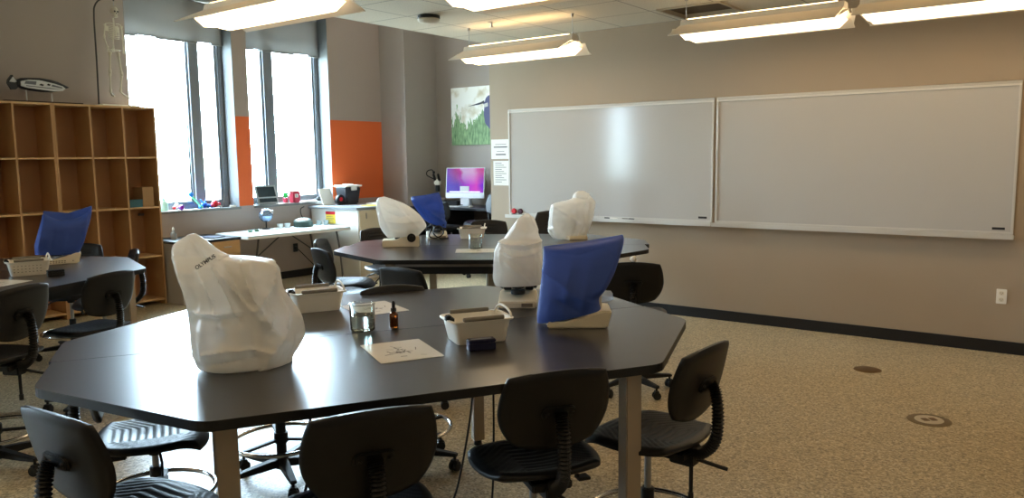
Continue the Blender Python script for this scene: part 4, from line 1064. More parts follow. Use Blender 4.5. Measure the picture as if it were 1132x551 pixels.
# ================================================================== THINGS ON THE LAB TABLES
TT = TZ+.0006
def make_basket(label, loc, rz, holes=False):
    t = thing('handled_basket', label, 'basket', loc, rz, 'white handled tubs on the lab tables')
    W, D, H = .255, .185, .098
    def ring(k, z, r): return [(x, y, z) for x, y in rrect(W*k, D*k if k > .9 else D*k, r, 5)]
    n = 24
    lv = [(.80, 0, .02), (.82, .004, .022), (.96, H-.010, .03), (1.06, H-.008, .034), (1.07, H-.002, .034), (1.05, H, .034), (.95, H, .03), (.93, H-.01, .028), (.80, .007, .02)]
    vs = []; fs = []
    for k, z, r in lv: vs += ring(k, z, r)
    for i in range(len(lv)-1):
        for k in range(n): fs.append((i*n+k, i*n+(k+1) % n, (i+1)*n+(k+1) % n, (i+1)*n+k))
    fs += [tuple(range(n-1, -1, -1)), tuple((len(lv)-1)*n+k for k in range(n))]
    MB().add(vs, fs).build('tub', M_white, t, ang=30)
    for s_ in (-1, 1):
        y = s_*D*.5
        MB().cyl((-.085, y, H+.006), (.085, y, H+.006), .0095, n=14).build('grip', M_grey, t, bevel=.002)
    MB().box((-W*.49, -.02, H+.004), (.024, .034, .024)).box((-W*.46, -.048, H+.002), (.016, .016, .02)).build('clip', M_black, t, bevel=.004)
    MB().tube(smooth_path([(W*.48, -D*.42, H-.004), (W*.47, -D*.40, H+.018), (W*.47, -D*.1, H+.032), (W*.47, D*.25, H+.030), (W*.45, D*.40, H+.012), (W*.44, D*.44, H-.006)], 6), .005, 8).build('wire_handle', M_white, t)
    mb = MB()
    if holes:
        for r_ in range(3):
            for c_ in range(8):
                zz_ = .03+.02*r_; k = .80+.16*zz_/H
                mb.box((-.085+.0215*c_, -D*k/2-.0004, zz_), (.009, .0016, .009))
        mb.build('vent_holes', M_grey, t, smooth=False)
    else:
        for r_ in range(4):
            zz_ = .026+.014*r_; k = .80+.16*zz_/H
            mb.box((-W*k/2-.0004, .0, zz_), (.0016, .10, .0028))
        mb.build('side_slots', M_grey, t, smooth=False)
    return t
make_basket('white tub with grey grips beside the small navy box on the front table', (-1.985, 2.425, TT), math.radians(58))
BK = [o for o in COL.objects if o.name == 'handled_basket'][0]
dup(BK, (-3.065, 2.49, TT), math.radians(62), 'white tub with grey grips behind the beaker on the front table')
b2 = dup(BK, (-4.60, 5.58, TT), math.radians(36), 'white handled tub at the back of the middle table in front of a stool')
make_basket('white perforated tub on the left table in front of the blue microscope cover', (-5.70, 2.23, TT), math.radians(72), True)

def sheet(c4, label):
    P = [atz(u, v, TT) for u, v in c4]; cx_ = sum(p[0] for p in P)/4; cy_ = sum(p[1] for p in P)/4
    e1 = (P[1]-P[0]+P[2]-P[3])/2; e2 = (P[3]-P[0]+P[2]-P[1])/2
    a = math.atan2(e1[1], e1[0]); w_, h_ = np.linalg.norm(e1), np.linalg.norm(e2)
    return cx_, cy_, a, w_, h_
cx_, cy_, a_, w_, h_ = sheet(((399.2, 382.7), (462.4, 375.3), (491, 393.7), (421, 402.2)), '')
def make_sheet(label, x, y, rz, art=True):
    t = thing('specimen_sheet', label, 'printed sheet', (x, y, TT), rz, 'laminated specimen sheets on the lab tables')
    MB().prism(rrect(.245, .312, .006), 0, .0012).build('sleeve', mat('sheet_sleeve', (242, 238, 228), .22) if 'sheet_sleeve' not in bpy.data.materials else bpy.data.materials['sheet_sleeve'], t, smooth=False)
    if art:
        mb = MB(); rnd = random.Random(3)
        # a sprawling dark sketch in the middle of the sheet
        for k in range(26):
            x0, y0 = rnd.gauss(0, .032), rnd.gauss(0, .042); an = rnd.uniform(-.6, .6)+PI/2*(rnd.random() < .3); l_ = rnd.uniform(.012, .04); w2 = rnd.uniform(.0015, .006)
            mb.box((x0, y0, .00145), (l_, w2, .0003), rz=an)
        mb.build('drawing', M_ink if False else mat('soft_ink', (98, 92, 84), .6), t, smooth=False)
    return t
sA = make_sheet('white specimen sheet with a dark drawing lying at the front edge of the front table', cx_, cy_, a_)
P = [atz(u, v, TT) for u, v in ((377, 341), (412, 333), (452, 343), (415, 348))]
dup(sA, (-2.84, 2.665, TT), a_+.12, 'white specimen sheet lying flat behind the beaker and dropper bottle')
dup(sA, (-3.94, 4.815, TT), math.radians(38)+PI/2, 'white specimen sheet under the glass beaker on the middle table')
dup(sA, (-5.42, 1.93, TT), math.radians(24), 'white specimen sheet cut off by the left edge on the left table')

def make_beaker(label, x, y, z=TT, water=True):
    t = thing('glass_beaker', label, 'beaker', (x, y, z), 2.2, 'glass beakers on the lab tables')
    R_, H_ = .054, .118
    MB().lathe([(0, 0), (R_-.004, 0), (R_, .005), (R_, H_-.008), (R_+.004, H_), (R_+.002, H_+.001), (R_-.0022, H_-.008), (R_-.0022, .006), (R_-.006, .003), (0, .003)], n=48).build('glass_wall', M_glass, t, ang=60)
    if water: MB().lathe([(0, .0032), (R_-.006, .0034), (R_-.0025, .0065), (R_-.0025, .066), (0, .066)], n=40).build('water', M_water, t, ang=60)
    mb = MB()
    for k in range(5):
        for q in range(3 if k % 2 else 5):
            a = -.25+.05*q; z_ = .028+.012*k
            mb.box(((R_+.0004)*math.cos(a), (R_+.0004)*math.sin(a), z_), (.0006, .0026, .0012), rz=a)
    mb.build('graduations', mat('white_print', (206, 208, 206), .5), t, smooth=False)
    MB().tube([((R_+.001)*math.cos(.9+.06*(k-3)), (R_+.001)*math.sin(.9+.06*(k-3)), H_-.001+.002*math.cos((k-3)*.5)) for k in range(7)], .0025, 6).build('spout', M_glass, t)
    return t
bA = make_beaker('glass beaker half full of water on the front table left of the dropper bottle', -2.515, 2.29)
bB = make_beaker('empty-looking glass beaker standing on the white sheet on the middle table', -4.02, 4.92, TT+.0014, False)
t = thing('dropper_bottle', 'amber dropper bottle with a black cap on the front table right of the beaker', 'bottle', (-2.445, 2.41, TT))
MB().lathe([(0, 0), (.0185, 0), (.02, .003), (.02, .052), (.017, .060), (.0095, .066), (.0095, .072), (0, .072)], n=28).build('glass_body', M_amber, t)
MB().lathe([(0, .002), (.0178, .003), (.0178, .045), (0, .045)], n=24).build('liquid', M_amberfluid, t)
MB().lathe([(0, .069), (.0125, .069), (.0125, .084), (.0085, .086), (0, .086)], n=24).build('cap', M_black, t, bevel=.001)
MB().lathe([(.007, .086), (.0078, .09), (.0078, .108), (.004, .116), (0, .117)], n=20).build('rubber_bulb', M_black, t)
t = thing('slide_box', 'small navy slide box in front of the white tub on the front table', 'box', (-1.865, 2.305, TT), math.radians(54))
MB().prism(rrect(.11, .045, .006), 0, .028).build('box_body', M_navybox, t, bevel=.002); MB().prism(rrect(.11, .045, .006), .0285, .042).build('lid', M_navybox, t, bevel=.003)
MB().box((0, -.0, .0424), (.08, .018, .0006)).build('label_strip', mat('pale_strip', (150, 150, 158), .4), t, smooth=False)
t = thing('slide_box', 'black slide box in front of the perforated tub on the left table', 'box', (-5.47, 2.30, TT), math.radians(80))
MB().prism(rrect(.10, .05, .006), 0, .026).build('box_body', M_black, t, bevel=.002); MB().prism(rrect(.10, .05, .006), .0265, .04).build('lid', M_black, t, bevel=.003)

# ------------------------------------------------------------------ microscopes
def microscope(label, x, y, rz, tagplate=0, cable=False, wedge=False, bigknob=False):
    """local -y is the user's side"""
    t = thing('microscope', label, 'microscope', (x, y, TT), rz, 'covered microscopes on the lab tables')
    b = MB()
    poly = [(-.13, 0), (.13, 0), (.13, .052), (.06, .060), (-.06, .036), (-.13, .034)]   # side outline along y
    if wedge: poly = [(-.135, 0), (.125, 0), (.145, .075), (.11, .078), (-.06, .030), (-.135, .028)]
    if bigknob: poly = [(-.16, 0), (.15, 0), (.15, .085), (.02, .088), (-.04, .062), (-.16, .058)]
    n = len(poly); vs = [(xx, y_, z_) for xx in (-.095, .095) for y_, z_ in poly]
    b.add(vs, [tuple(range(n-1, -1, -1)), tuple(range(n, 2*n))]+[(i, (i+1) % n, (i+1) % n+n, i+n) for i in range(n)])
    b.build('base', M_ivory, t, bevel=.006)
    MB().box((0, .075, .14), (.075, .06, .19)).build('arm', M_ivory, t, bevel=.015)
    MB().box((0, -.02, .125), (.13, .12, .012)).build('stage', M_dark, t, bevel=.003)
    mb = MB().cyl((0, -.02, .085), (0, -.02, .119), .032, n=18).cyl((0, -.02, .055), (0, -.02, .075), .036, n=20)
    mb.build('condenser', M_dark, t, bevel=.002)
    mb = MB().cyl((0, -.02, .175), (0, -.02, .20), .030, n=20)
    for k in range(3):
        a = 2*PI*k/3+.4; mb.cyl((.014*math.cos(a), -.02+.014*math.sin(a), .178), (.024*math.cos(a), -.02+.024*math.sin(a), .142), .010, .008, n=12)
    mb.build('nosepiece', M_dark, t)
    MB().box((0, .015, .218), (.07, .14, .04)).build('head_block', M_ivory, t, bevel=.012)
    mb = MB()
    for s_ in (-1, 1): mb.cyl((s_*.024, -.03, .228), (s_*.025, -.075, .252), .014, .013, n=16)
    mb.build('eyepiece', M_black, t)
    for s_ in (() if wedge else (-1, 1)):
        MB().cyl((s_*.036, .07, .085), (s_*.076, .07, .085), .026, n=22).cyl((s_*.076, .07, .085), (s_*.094, .07, .085), .016, n=18).build('focus_knob', M_black, t, bevel=.003)
    if bigknob: MB().cyl((.096, .085, .078), (.135, .085, .078), .036, n=26).cyl((.135, .085, .078), (.155, .085, .078), .022, n=20).build('focus_knob', M_black, t, bevel=.004)
    if tagplate:
        if tagplate == 1: mb = MB().b2(.02, .075, -.1315, -.130, .008, .026)
        else:
            mb = MB()
            for q in range(6): mb.b2(.0952, .0962, -.06+.018*q, -.048+.018*q, .022, .028); mb.b2(.0952, .0962, -.06+.018*q, -.050+.018*q, .011, .016)
            mb.b2(.0952, .0962, .085, .092, .018, .026)
        mb.build('tag_plate', mat('tag_grey', (120, 112, 100), .5) if 'tag_grey' not in bpy.data.materials else bpy.data.materials['tag_grey'], t, smooth=False)
    if cable:
        MB().tube(smooth_path([(-.06, -.135, .09), (-.075, -.15, .03), (-.02, -.16, .012), (.05, -.15, .05), (.04, -.14, .11), (-.01, -.14, .12), (-.04, -.145, .06), (.02, -.155, .010), (.10, -.12, .008)], 8), .006, 8).build('power_cable', M_black, t)
    return t

# ------------------------------------------------------------------ draped covers
def drape(X0, slack_h=1.05, slack_v=1.03, limit=.02, iters=320, seed=1, smooth=.25, grav=.0004, zmin=0.0):
    """relax a closed sheet whose cloth is a little too large for its shape, so that it buckles into folds"""
    rng = np.random.default_rng(seed); R_, N_ = X0.shape[:2]
    nz = rng.normal(size=X0.shape)
    for _ in range(2):
        nz = (nz+np.roll(nz, 1, 1)+np.roll(nz, -1, 1)); nz[1:-1] = (nz[1:-1]+nz[2:]+nz[:-2])/3
        nz /= nz.std()
    X = X0+nz*limit*.45
    cons = []
    def sh(A, dr, dc): return np.roll(A, -dc, 1)[dr:] if dr else np.roll(A, -dc, 1)
    def base(A, dr): return A[:R_-dr] if dr else A
    for dr, dc, sl in ((0, 1, slack_h), (1, 0, slack_v), (1, 1, (slack_h+slack_v)/2), (1, -1, (slack_h+slack_v)/2)):
        L0 = np.linalg.norm(sh(X0, dr, dc)-base(X0, dr), axis=2)*sl; cons.append((dr, dc, np.maximum(L0, 1e-6)))
    for it in range(iters):
        C = np.zeros_like(X)
        for dr, dc, L0 in cons:
            d = sh(X, dr, dc)-base(X, dr); l = np.linalg.norm(d, axis=2)+1e-9
            k = ((l-L0)/l*.5)[..., None]*d
            if dr: C[:R_-dr] += k
            else: C += k
            e = np.zeros_like(X); e[dr:] = k if dr else k
            C -= np.roll(e, dc, 1)
        X = X+C*.34
        if it % 4 == 0 and it < iters-12:
            S = (np.roll(X, 1, 1)+np.roll(X, -1, 1))/2
            S[1:-1] = S[1:-1]*.5+(X[2:]+X[:-2])*.25
            X = X*(1-smooth)+S*smooth
        X[..., 2] -= grav
        dv = X-X0; l = np.linalg.norm(dv, axis=2, keepdims=True)+1e-9
        X = X0+dv*np.minimum(1, limit/l)
        X[..., 2] = np.maximum(X[..., 2], zmin)
    return X
def cover(name, label, cat, m, base_uv, dist_y, rows, nu=36, nv=24, slack=(1.05, 1.03), limit=.018, seed=1, group=None, zbot=None, ridges=0., power=2.4, extra=None, smooth=.02, up=4, soft=2, folds=()):
    """rows: (uL, vL, uR, vR, half depth, offset away from the viewer, sag) from top to bottom, measured from where the thing
    stands; each row becomes a horizontal loop of cloth of real depth"""
    P0 = np.array([base_uv[0], base_uv[1], TT]); a = P0-CAMP; a[2] = 0; a /= np.linalg.norm(a); r = np.array([a[1], -a[0], 0])
    def loc(u, v, off):
        d = ray(u, v); q = P0+a*off; t_ = np.dot(q-CAMP, a)/np.dot(d, a); w_ = CAMP+d*t_-P0
        return np.array([np.dot(w_, r), off, w_[2]])
    K = []
    for uL, vL, uR, vR, hd, off, sag in rows:
        A, B = loc(uL, vL, off), loc(uR, vR, off); K.append((A, B, hd, off, sag))
    m_ = len(K); Xs = []
    # arc-length parameter over rows
    cum = [0.]
    for i in range(1, m_): cum.append(cum[-1]+max(.012, .5*(np.linalg.norm(K[i][0]-K[i-1][0])+np.linalg.norm(K[i][1]-K[i-1][1]))))
    th = np.linspace(0, 2*PI, nu, endpoint=False); ct, st = np.cos(th), np.sin(th)
    def cr(f, i, t):
        p0, p1, p2, p3 = (f(K[max(0, min(m_-1, j))]) for j in (i-1, i, i+1, i+2))
        mono = .5*((2*p1)+(p2-p0)*t+(2*p0-5*p1+4*p2-p3)*t*t+(3*p1-p0-3*p2+p3)*t**3)
        return .6*mono+.4*(p1+(p2-p1)*t)
    for j in range(nv):
        s_ = cum[-1]*j/(nv-1); i = 0
        while i < m_-2 and cum[i+1] < s_: i += 1
        t = (s_-cum[i])/(cum[i+1]-cum[i])
        A, B = cr(lambda k: k[0], i, t), cr(lambda k: k[1], i, t); hd = max(.002, float(cr(lambda k: np.array([k[2]]), i, t)[0])); sag = float(cr(lambda k: np.array([k[4]]), i, t)[0])
        mid = (A+B)/2; half = (B-A)/2
        e = 2/power; cx_ = np.sign(ct)*np.abs(ct)**e; sy_ = np.sign(st)*np.abs(st)**e
        loop = mid[None]+half[None]*cx_[:, None]
        loop[:, 1] += hd*sy_; loop[:, 2] -= sag*(1-cx_**2)
        if zbot is not None: loop[:, 2] = np.maximum(loop[:, 2], zbot)
        Xs.append(loop)
    X0 = np.array(Xs)
    if zbot is not None and zbot <= .003: X0[-1, :, 2] = zbot
    if extra is not None: X0 = extra(X0, th)
    X = drape(X0, slack[0], slack[1], limit, seed=seed, smooth=smooth, zmin=0.0015)
    # refine the crumpled sheet: flat facets with slightly softened creases
    f = np.arange(nu*up)/up; i0 = f.astype(int); t = (f-i0)[None, :, None]
    X = X[:, i0 % nu]*(1-t)+X[:, (i0+1) % nu]*t
    f = np.linspace(0, nv-1, (nv-1)*up+1); i0 = np.minimum(f.astype(int), nv-2); t = (f-i0)[:, None, None]
    X = X[i0]*(1-t)+X[i0+1]*t
    for _ in range(soft):
        X = (X+np.roll(X, 1, 1)+np.roll(X, -1, 1))/3
        X[1:-1] = (X[1:-1]+X[2:]+X[:-2])/3
    nv, nu = X.shape[:2]
    # hand-placed creases: the cloth stands out (or sinks in) along these lines on the side towards the room
    thf = np.linspace(0, 2*PI, nu, endpoint=False); front = np.clip(-np.sin(thf)*2.2+.25, 0, 1)[None, :]
    cen = X.mean(axis=1, keepdims=True); dn = X-cen; dn[..., 2] = 0; dn /= (np.linalg.norm(dn, axis=2, keepdims=True)+1e-9)
    hd_ = max(k[2] for k in K)*.85
    for line, amp, wid in folds:
        pl = [loc(u, v, -hd_) for u, v in line]; D = np.full(X.shape[:2], 9.); T = np.zeros(X.shape[:2]); L_ = len(pl)-1
        for i in range(L_):
            ax_, az_ = pl[i][0], pl[i][2]; bx_, bz_ = pl[i+1][0]-ax_, pl[i+1][2]-az_
            q = np.clip(((X[..., 0]-ax_)*bx_+(X[..., 2]-az_)*bz_)/(bx_*bx_+bz_*bz_+1e-9), 0, 1)
            d_ = np.hypot(X[..., 0]-ax_-q*bx_, X[..., 2]-az_-q*bz_); T = np.where(d_ < D, (i+q)/L_, T); D = np.minimum(D, d_)
        prof = np.exp(-D/wid)*np.clip(1.15-np.abs(T-.4)*.9, .2, 1)
        X = X+dn*(amp*prof*front)[..., None]
    X[..., 2] = np.maximum(X[..., 2], .0012)
    vs = [tuple(p) for row in X for p in row]
    fs = [(j*nu+k, j*nu+(k+1) % nu, (j+1)*nu+(k+1) % nu, (j+1)*nu+k) for j in range(nv-1) for k in range(nu)]
    # close the top
    c = X[0].mean(0); vs.append(tuple(c)); fs += [(len(vs)-1, (k+1) % nu, k) for k in range(nu)]
    mb = MB().add(vs, fs)
    o = mb.build(name, m, ang=75, weld=False)
    o.location = P0; o.rotation_euler.z = math.atan2(r[1], r[0])
    tag(o, label, cat, group)
    return o
G_ = 'dust covers draped over the microscopes'
# big white cover on the front table
bigP = atz(268, 402, TT)
rows_big = [(212, 250.5, 217, 250.5, .008, .05, 0), (203, 254, 222, 253, .030, .05, 0), (194, 260, 230, 259, .045, .05, 0), (190, 268, 240, 268, .055, .05, 0), (190, 275, 249, 275, .062, .045, 0),
            (190.5, 279, 285, 277.5, .085, .02, .0), (191.5, 283, 297, 280.5, .105, .0, 0), (194, 291, 303.5, 289, .12, -.01, 0), (197, 300, 306, 298, .13, -.015, 0), (202, 312, 307, 310, .13, -.02, 0), (207, 324, 315, 322, .13, -.02, 0),
            (209, 338, 324, 337, .135, -.02, 0), (211, 352, 328, 352, .14, -.02, 0), (213, 366, 327.5, 366, .145, -.02, 0), (214, 380, 324, 380, .145, -.02, 0), (216, 392, 321, 392, .14, -.02, 0), (221, 402, 313, 402, .125, -.02, 0)]
def big_folds(X, th):
    # head and front lobes pull the vinyl into sharp ridges that run down to the table
    H_ = X[..., 2]; out = X.copy()
    cen = X.mean(axis=1, keepdims=True); d = X-cen; d[..., 2] = 0
    n_ = d/(np.linalg.norm(d, axis=2, keepdims=True)+1e-9)
    for th0, tw, amp, w_ in ((-1.9, -1.6, .022, .22), (-1.25, 1.4, .026, .20), (-.75, 1.9, .020, .16), (-2.5, -.8, .016, .2), (-.25, .6, .014, .16), (-1.55, .3, -.03, .3)):
        cc = th0+tw*(.42-H_)*1.1
        dd = np.angle(np.exp(1j*(th[None, :]-cc)))
        out += n_*(amp*np.exp(-np.abs(dd)/w_)*np.clip((H_-.02)/.1, 0, 1)*np.clip((.50-H_)/.12, 0, 1))[..., None]
    return out
big = cover('microscope_cover', 'big cloudy white plastic cover over the microscope at the left of the front table', 'dust cover', M_cover, bigP, 0, rows_big, nu=44, nv=34, slack=(1.09, 1.06), limit=.026, seed=5, group=G_, zbot=.002, extra=big_folds, power=2.2, soft=3,
    folds=[([(237, 291), (247, 306), (259, 322), (272, 338), (286, 354)], 0.0354, 0.0100), ([(222, 300), (231, 316), (240, 338), (244, 360)], 0.0272, 0.0100), ([(230, 300), (240, 318), (250, 338), (262, 356)], -0.0408, 0.0140),
           ([(258, 285), (266, 306), (277, 330), (292, 352), (306, 374)], 0.0326, 0.0090), ([(250, 296), (262, 316), (276, 340)], -0.0218, 0.0100), ([(296, 283), (299, 300), (295, 320), (284, 342)], 0.0299, 0.0110), ([(283, 292), (283, 312), (290, 330)], -0.0245, 0.0140),
           ([(238, 290), (256, 284), (276, 283), (296, 282)], 0.0218, 0.0080), ([(222, 352), (242, 353), (264, 352)], -0.0272, 0.0090), ([(220, 346), (242, 346), (266, 345)], 0.0190, 0.0080), ([(226, 392), (250, 386), (275, 384), (296, 388)], 0.0218, 0.0090), ([(230, 404), (255, 398), (285, 394)], -0.0190, 0.0090),
           ([(308, 332), (316, 350), (312, 372), (300, 390)], 0.0218, 0.0090), ([(300, 330), (306, 352), (300, 374)], -0.0218, 0.0100), ([(196, 292), (206, 322), (213, 350)], 0.0163, 0.0100), ([(206, 262), (216, 280), (226, 296)], 0.0136, 0.0120)])
bigm = microscope('microscope hidden under the big cloudy white cover on the front table', bigP[0]-.015, bigP[1]+.02, math.radians(40))
bigm.scale = (.95, .95, 1.4)
# lettering printed on the big cover, wrapped onto its surface
def print_on(o, text, u, v, ang, size, name, m, du):
    cu = bpy.data.curves.new('lettering', 'FONT'); cu.body = text; cu.size = size; cu.align_x = 'CENTER'; cu.align_y = 'CENTER'; cu.offset = .0006
    to = bpy.data.objects.new('lettering_source', cu); COL.objects.link(to)
    bpy.context.view_layer.update()
    me = bpy.data.meshes.new_from_object(to.evaluated_get(bpy.context.evaluated_depsgraph_get()))
    bpy.data.objects.remove(to)
    mw = Matrix.Translation(o.location) @ Matrix.Rotation(o.rotation_euler.z, 4, 'Z')
    src = o.data; bvh = BVHTree.FromPolygons([mw @ q.co for q in src.vertices], [tuple(p.vertices) for p in src.polygons])
    ppm = FPX/(Vector(o.location)-Vector(CAMP)).length
    R2 = Matrix.Rotation(math.radians(ang), 2); inv = mw.inverted()
    bm = bmesh.new(); bm.from_mesh(me); bmesh.ops.subdivide_edges(bm, edges=bm.edges, cuts=1)
    for q in bm.verts:
        p2 = R2 @ Vector((q.co.x, q.co.y)); d0 = Vector(ray(u+p2.x*ppm, v-p2.y*ppm)).normalized()
        h2 = bvh.ray_cast(Vector(CAMP), d0)
        w_ = (h2[0]-d0*.0015) if h2[0] is not None else Vector(CAMP)+d0*(Vector(o.location)-Vector(CAMP)).length
        q.co = inv @ w_
    bm.to_mesh(me); bm.free(); me.materials.clear(); me.materials.append(m)
    l_ = bpy.data.objects.new(name, me); COL.objects.link(l_); l_.parent = o
    l_['label'] = 'dark capital lettering printed on the cover'
print_on(big, 'OLYMPUS', 227, 290, 33, .021, 'lettering', mat('print_ink', (44, 42, 50), .6), 0)

# white cover and microscope towards the back of the front table
wP = atz(573, 336, TT)
cover('microscope_cover', 'peaked cream white plastic cover left of the blue cover on the front table', 'dust cover', M_cover, wP, 0,
      [(580, 233, 584, 233, .006, .03, 0), (574.5, 237, 590, 237, .035, .02, 0), (570, 242, 592, 242, .055, .015, 0), (564, 250, 594.5, 250, .075, .01, 0), (557, 261, 596.5, 260, .09, .0, 0), (552.5, 263, 598, 262, .118, -.01, 0), (549.5, 268, 598.5, 268, .112, -.01, 0), (547, 274, 599, 274, .105, -.01, 0), (546, 284, 599.5, 284, .115, -.01, 0), (545.3, 296, 600.3, 296, .115, -.01, 0), (545.5, 305, 599.5, 304, .115, -.01, 0), (547, 311, 598.5, 309, .112, -.01, 0)],
      nu=34, nv=24, slack=(1.05, 1.04), limit=.016, seed=11, group=G_, power=2.6,
      folds=[([(551, 268), (563, 270), (580, 271), (598, 267)], .020, .008), ([(556, 275), (575, 278), (595, 275)], -.022, .010), ([(554, 277), (566, 283), (580, 283), (596, 278)], .014, .007), ([(576, 238), (570, 254), (562, 266)], .010, .010), ([(584, 239), (591, 252), (583, 259), (578, 258)], .014, .007), ([(581, 243), (584, 254)], -.012, .010),
             ([(560, 290), (570, 300), (584, 312)], .012, .008), ([(552, 284), (556, 300), (553, 314)], .012, .008), ([(590, 282), (588, 300), (593, 314)], .012, .009), ([(566, 288), (572, 296)], -.012, .012)])
microscope('microscope with an ivory base showing under the peaked cream white cover on the front table', wP[0], wP[1], math.radians(34), tagplate=1)
rp_ = atz(599, 318, TT+.09)
# blue cover
bP = atz(631, 358, TT)
cover('microscope_cover', 'royal blue fabric cover flaring to the right over the microscope on the front table', 'dust cover', M_bluecover, bP, 0,
      [(602, 269.5, 688, 256.5, .012, .05, .012), (601, 274, 689.5, 260, .05, .04, .006), (600.3, 284, 688, 270, .075, .03, 0), (599.5, 296, 684, 283, .09, .02, 0), (597.5, 312, 678, 300, .10, .01, 0), (596, 326, 670, 315, .105, .0, 0), (595, 334, 662.5, 324, .105, .0, 0), (594, 343, 662, 331, .105, .0, 0), (594, 352, 664, 337, .105, .0, 0)],
      nu=30, nv=22, slack=(1.03, 1.025), limit=.012, seed=21, group=G_, power=3.2,
      folds=[([(601, 277), (622, 274), (645, 276), (672, 265)], .012, .010), ([(608, 282), (640, 284), (668, 276)], -.010, .012), ([(634, 284), (628, 312), (622, 350)], .008, .010), ([(652, 286), (648, 318), (640, 350)], .007, .012), ([(600, 302), (618, 312), (640, 330), (660, 338)], .010, .012), ([(684, 270), (676, 296), (664, 322)], .012, .012), ([(612, 330), (640, 345)], -.008, .012)])
microscope('microscope with a white wedge base under the royal blue cover on the front table', bP[0]+.03, bP[1]+.01, math.radians(-56), wedge=True)
tag(MB().ball((0, 0, .03), .055, 18, (1.2, .8, .55)).build('plastic_bag', M_clearbag, loc=(-1.97, 3.42, TT)), 'small crumpled clear plastic bag behind the royal blue cover on the front table', 'plastic bag')
bag = bpy.data.objects['plastic_bag']
for vtx in bag.data.vertices:
    n_ = noise.noise(vtx.co*40); vtx.co *= 1+.28*n_
    vtx.co.z = max(.0008, vtx.co.z)
tag(MB().ball((0, 0, 0), .022, 14, (1.1, .7, .9)).build('tissue', M_paper, loc=(-2.42, 4.62, .972)), 'scrap of white tissue on top of the stool back right of the blue cover', 'tissue')
ts = bpy.data.objects['tissue']
for vtx in ts.data.vertices: vtx.co *= 1+.4*noise.noise(vtx.co*90)

# middle table covers
mP = atz(444, 272, TT)
cover('microscope_cover', 'white plastic cover leaning left over the microscope at the left of the middle table', 'dust cover', M_cover, mP, 0,
      [(419.5, 216.5, 425, 215, .012, .0, 0), (416.5, 219, 434, 218, .05, .0, 0), (416, 224, 446, 222.5, .08, .0, 0), (416.2, 229, 455.5, 228.5, .10, .0, 0), (417.5, 236, 463, 235, .11, 0, 0), (418.8, 243, 468.5, 242, .115, 0, 0), (421, 250, 471, 248.5, .115, 0, 0), (424, 255, 466, 254, .11, 0, 0), (428, 260, 463, 257.5, .105, 0, 0)],
      nu=30, nv=18, slack=(1.06, 1.04), limit=.018, seed=31, group=G_, power=2.5,
      folds=[([(419, 219), (424, 238), (432, 256)], .016, .014), ([(432, 220), (446, 236), (462, 252)], .018, .014), ([(428, 236), (442, 240), (456, 238)], -.024, .016), ([(428, 245), (444, 247), (462, 245)], .016, .012), ([(424, 224), (436, 228), (446, 234)], -.016, .016)])
microscope('microscope with an ivory base under the leaning white cover on the middle table', mP[0], mP[1], math.radians(-46), bigknob=True)
m2 = atz(483, 263, TT)
cover('microscope_cover', 'thin blue cover, pointed at the top, over the microscope behind the leaning white one', 'dust cover', M_bluefilm, m2, 0,
      [(456, 214.5, 484.5, 210, .012, .0, .012), (454.8, 217.5, 486.5, 214, .06, .0, .0), (457.5, 224, 489, 222, .08, .0, 0), (463, 232, 490.5, 230, .085, .0, 0), (468, 239, 492, 239, .09, 0, 0), (473, 243, 493, 249, .085, 0, 0)],
      nu=26, nv=15, slack=(1.07, 1.06), limit=.024, seed=41, group=G_, power=2.2,
      folds=[([(455, 216), (468, 228), (480, 238), (492, 247)], .022, .014), ([(484, 211), (476, 220), (468, 228), (474, 242)], .022, .014), ([(470, 216), (468, 226)], -.018, .018), ([(484, 224), (486, 240)], .014, .012)])
microscope('microscope with a looped black cable under the pointed thin blue cover on the middle table', m2[0], m2[1], math.radians(45), cable=True, tagplate=1)
m3 = atz(632, 264, TT)
cover('microscope_cover', 'white plastic cover with a rounded hood standing before the whiteboard on the middle table', 'dust cover', M_cover, m3, 0,
      [(638, 208.5, 646, 208, .012, .0, 0), (634, 211, 651, 211.5, .045, .0, 0), (632, 217, 655, 217, .07, .0, 0), (613, 222, 657.5, 221, .10, .0, 0), (608.5, 229, 656.5, 229, .115, 0, 0), (607.5, 238, 655, 238, .12, 0, 0), (606.5, 248, 652, 248, .12, 0, 0), (606.5, 254, 648.5, 255, .115, 0, 0), (611, 260, 648, 261, .11, 0, 0)],
      nu=30, nv=18, slack=(1.09, 1.06), limit=.026, seed=51, group=G_, power=2.4,
      folds=[([(634, 219), (645, 221), (656, 219)], -.022, .014), ([(650, 214), (644, 232), (646, 258)], .026, .014), ([(638, 224), (630, 240), (622, 258)], .018, .016), ([(638, 236), (636, 256)], -.022, .016), ([(612, 228), (626, 236), (640, 246)], .014, .016), ([(653, 226), (650, 246)], -.016, .012)])
microscope('microscope under the rounded white cover nearest the whiteboard on the middle table', m3[0], m3[1], math.radians(60))
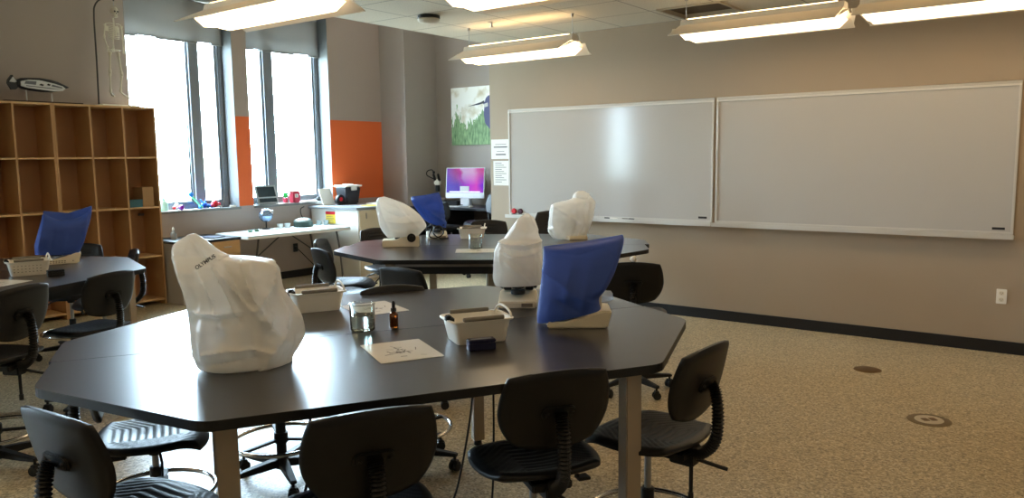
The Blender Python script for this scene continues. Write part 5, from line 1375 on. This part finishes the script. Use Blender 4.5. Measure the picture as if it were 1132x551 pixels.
# left table
l1 = atz(66, 291, TT)
cover('microscope_cover', 'blue fabric cover with two raised corners over the microscope on the left table', 'dust cover', M_bluecover, l1, 0,
      [(49, 231, 100.5, 225.5, .014, .02, .085), (47.5, 235, 101, 230, .06, .01, .065), (45.5, 243, 99.5, 240, .085, .0, .03), (43, 251, 97, 249, .10, 0, 0), (40.5, 260, 94.5, 258, .105, 0, 0), (38, 269, 92, 267, .105, 0, 0), (38.5, 279, 87, 278, .10, 0, 0)],
      nu=30, nv=18, slack=(1.04, 1.03), limit=.015, seed=61, group=G_, power=3.0,
      folds=[([(50, 235), (62, 242), (72, 245), (84, 239), (98, 230)], .020, .016), ([(50, 240), (46, 262), (42, 276)], .012, .016), ([(72, 250), (70, 276)], .010, .016), ([(96, 236), (92, 262)], .012, .016), ([(60, 252), (56, 274)], -.010, .016)])
microscope('microscope with a white base under the two-cornered blue cover on the left table', l1[0], l1[1], math.radians(-24), tagplate=2, wedge=True)
# cables hanging under the front table
for pts, lb in (([(-2.05, 1.62, .88), (-2.14, 1.68, .6), (-2.24, 1.70, .35), (-2.20, 1.60, .12), (-2.12, 1.62, .010), (-1.95, 1.75, .010)], 'black power cable slanting down under the front table beside its light leg'),
                ([(-2.22, 2.72, .88), (-2.25, 2.70, .5), (-2.30, 2.66, .15), (-2.32, 2.6, .010)], 'black cable hanging under the front table by its rear leg'),
                ([(-2.17, 2.76, .88), (-2.15, 2.74, .5), (-2.13, 2.70, .15), (-2.08, 2.6, .010)], 'second black cable hanging under the front table right of the other')):
    tag(MB().tube(smooth_path(pts, 8), .005, 8).build('power_cable', M_black), lb, 'cable', 'cables hanging under the front table')

# ------------------------------------------------------------------ render look
vs_ = sc.view_settings; vs_.view_transform = 'Standard'; vs_.look = 'None'; vs_.gamma = 1; vs_.use_curve_mapping = False
vs_.exposure = -0.55
sc.cycles.use_denoising = True
sc.cycles.max_bounces = 10; sc.cycles.transparent_max_bounces = 16
sc.cycles.sample_clamp_indirect = 40
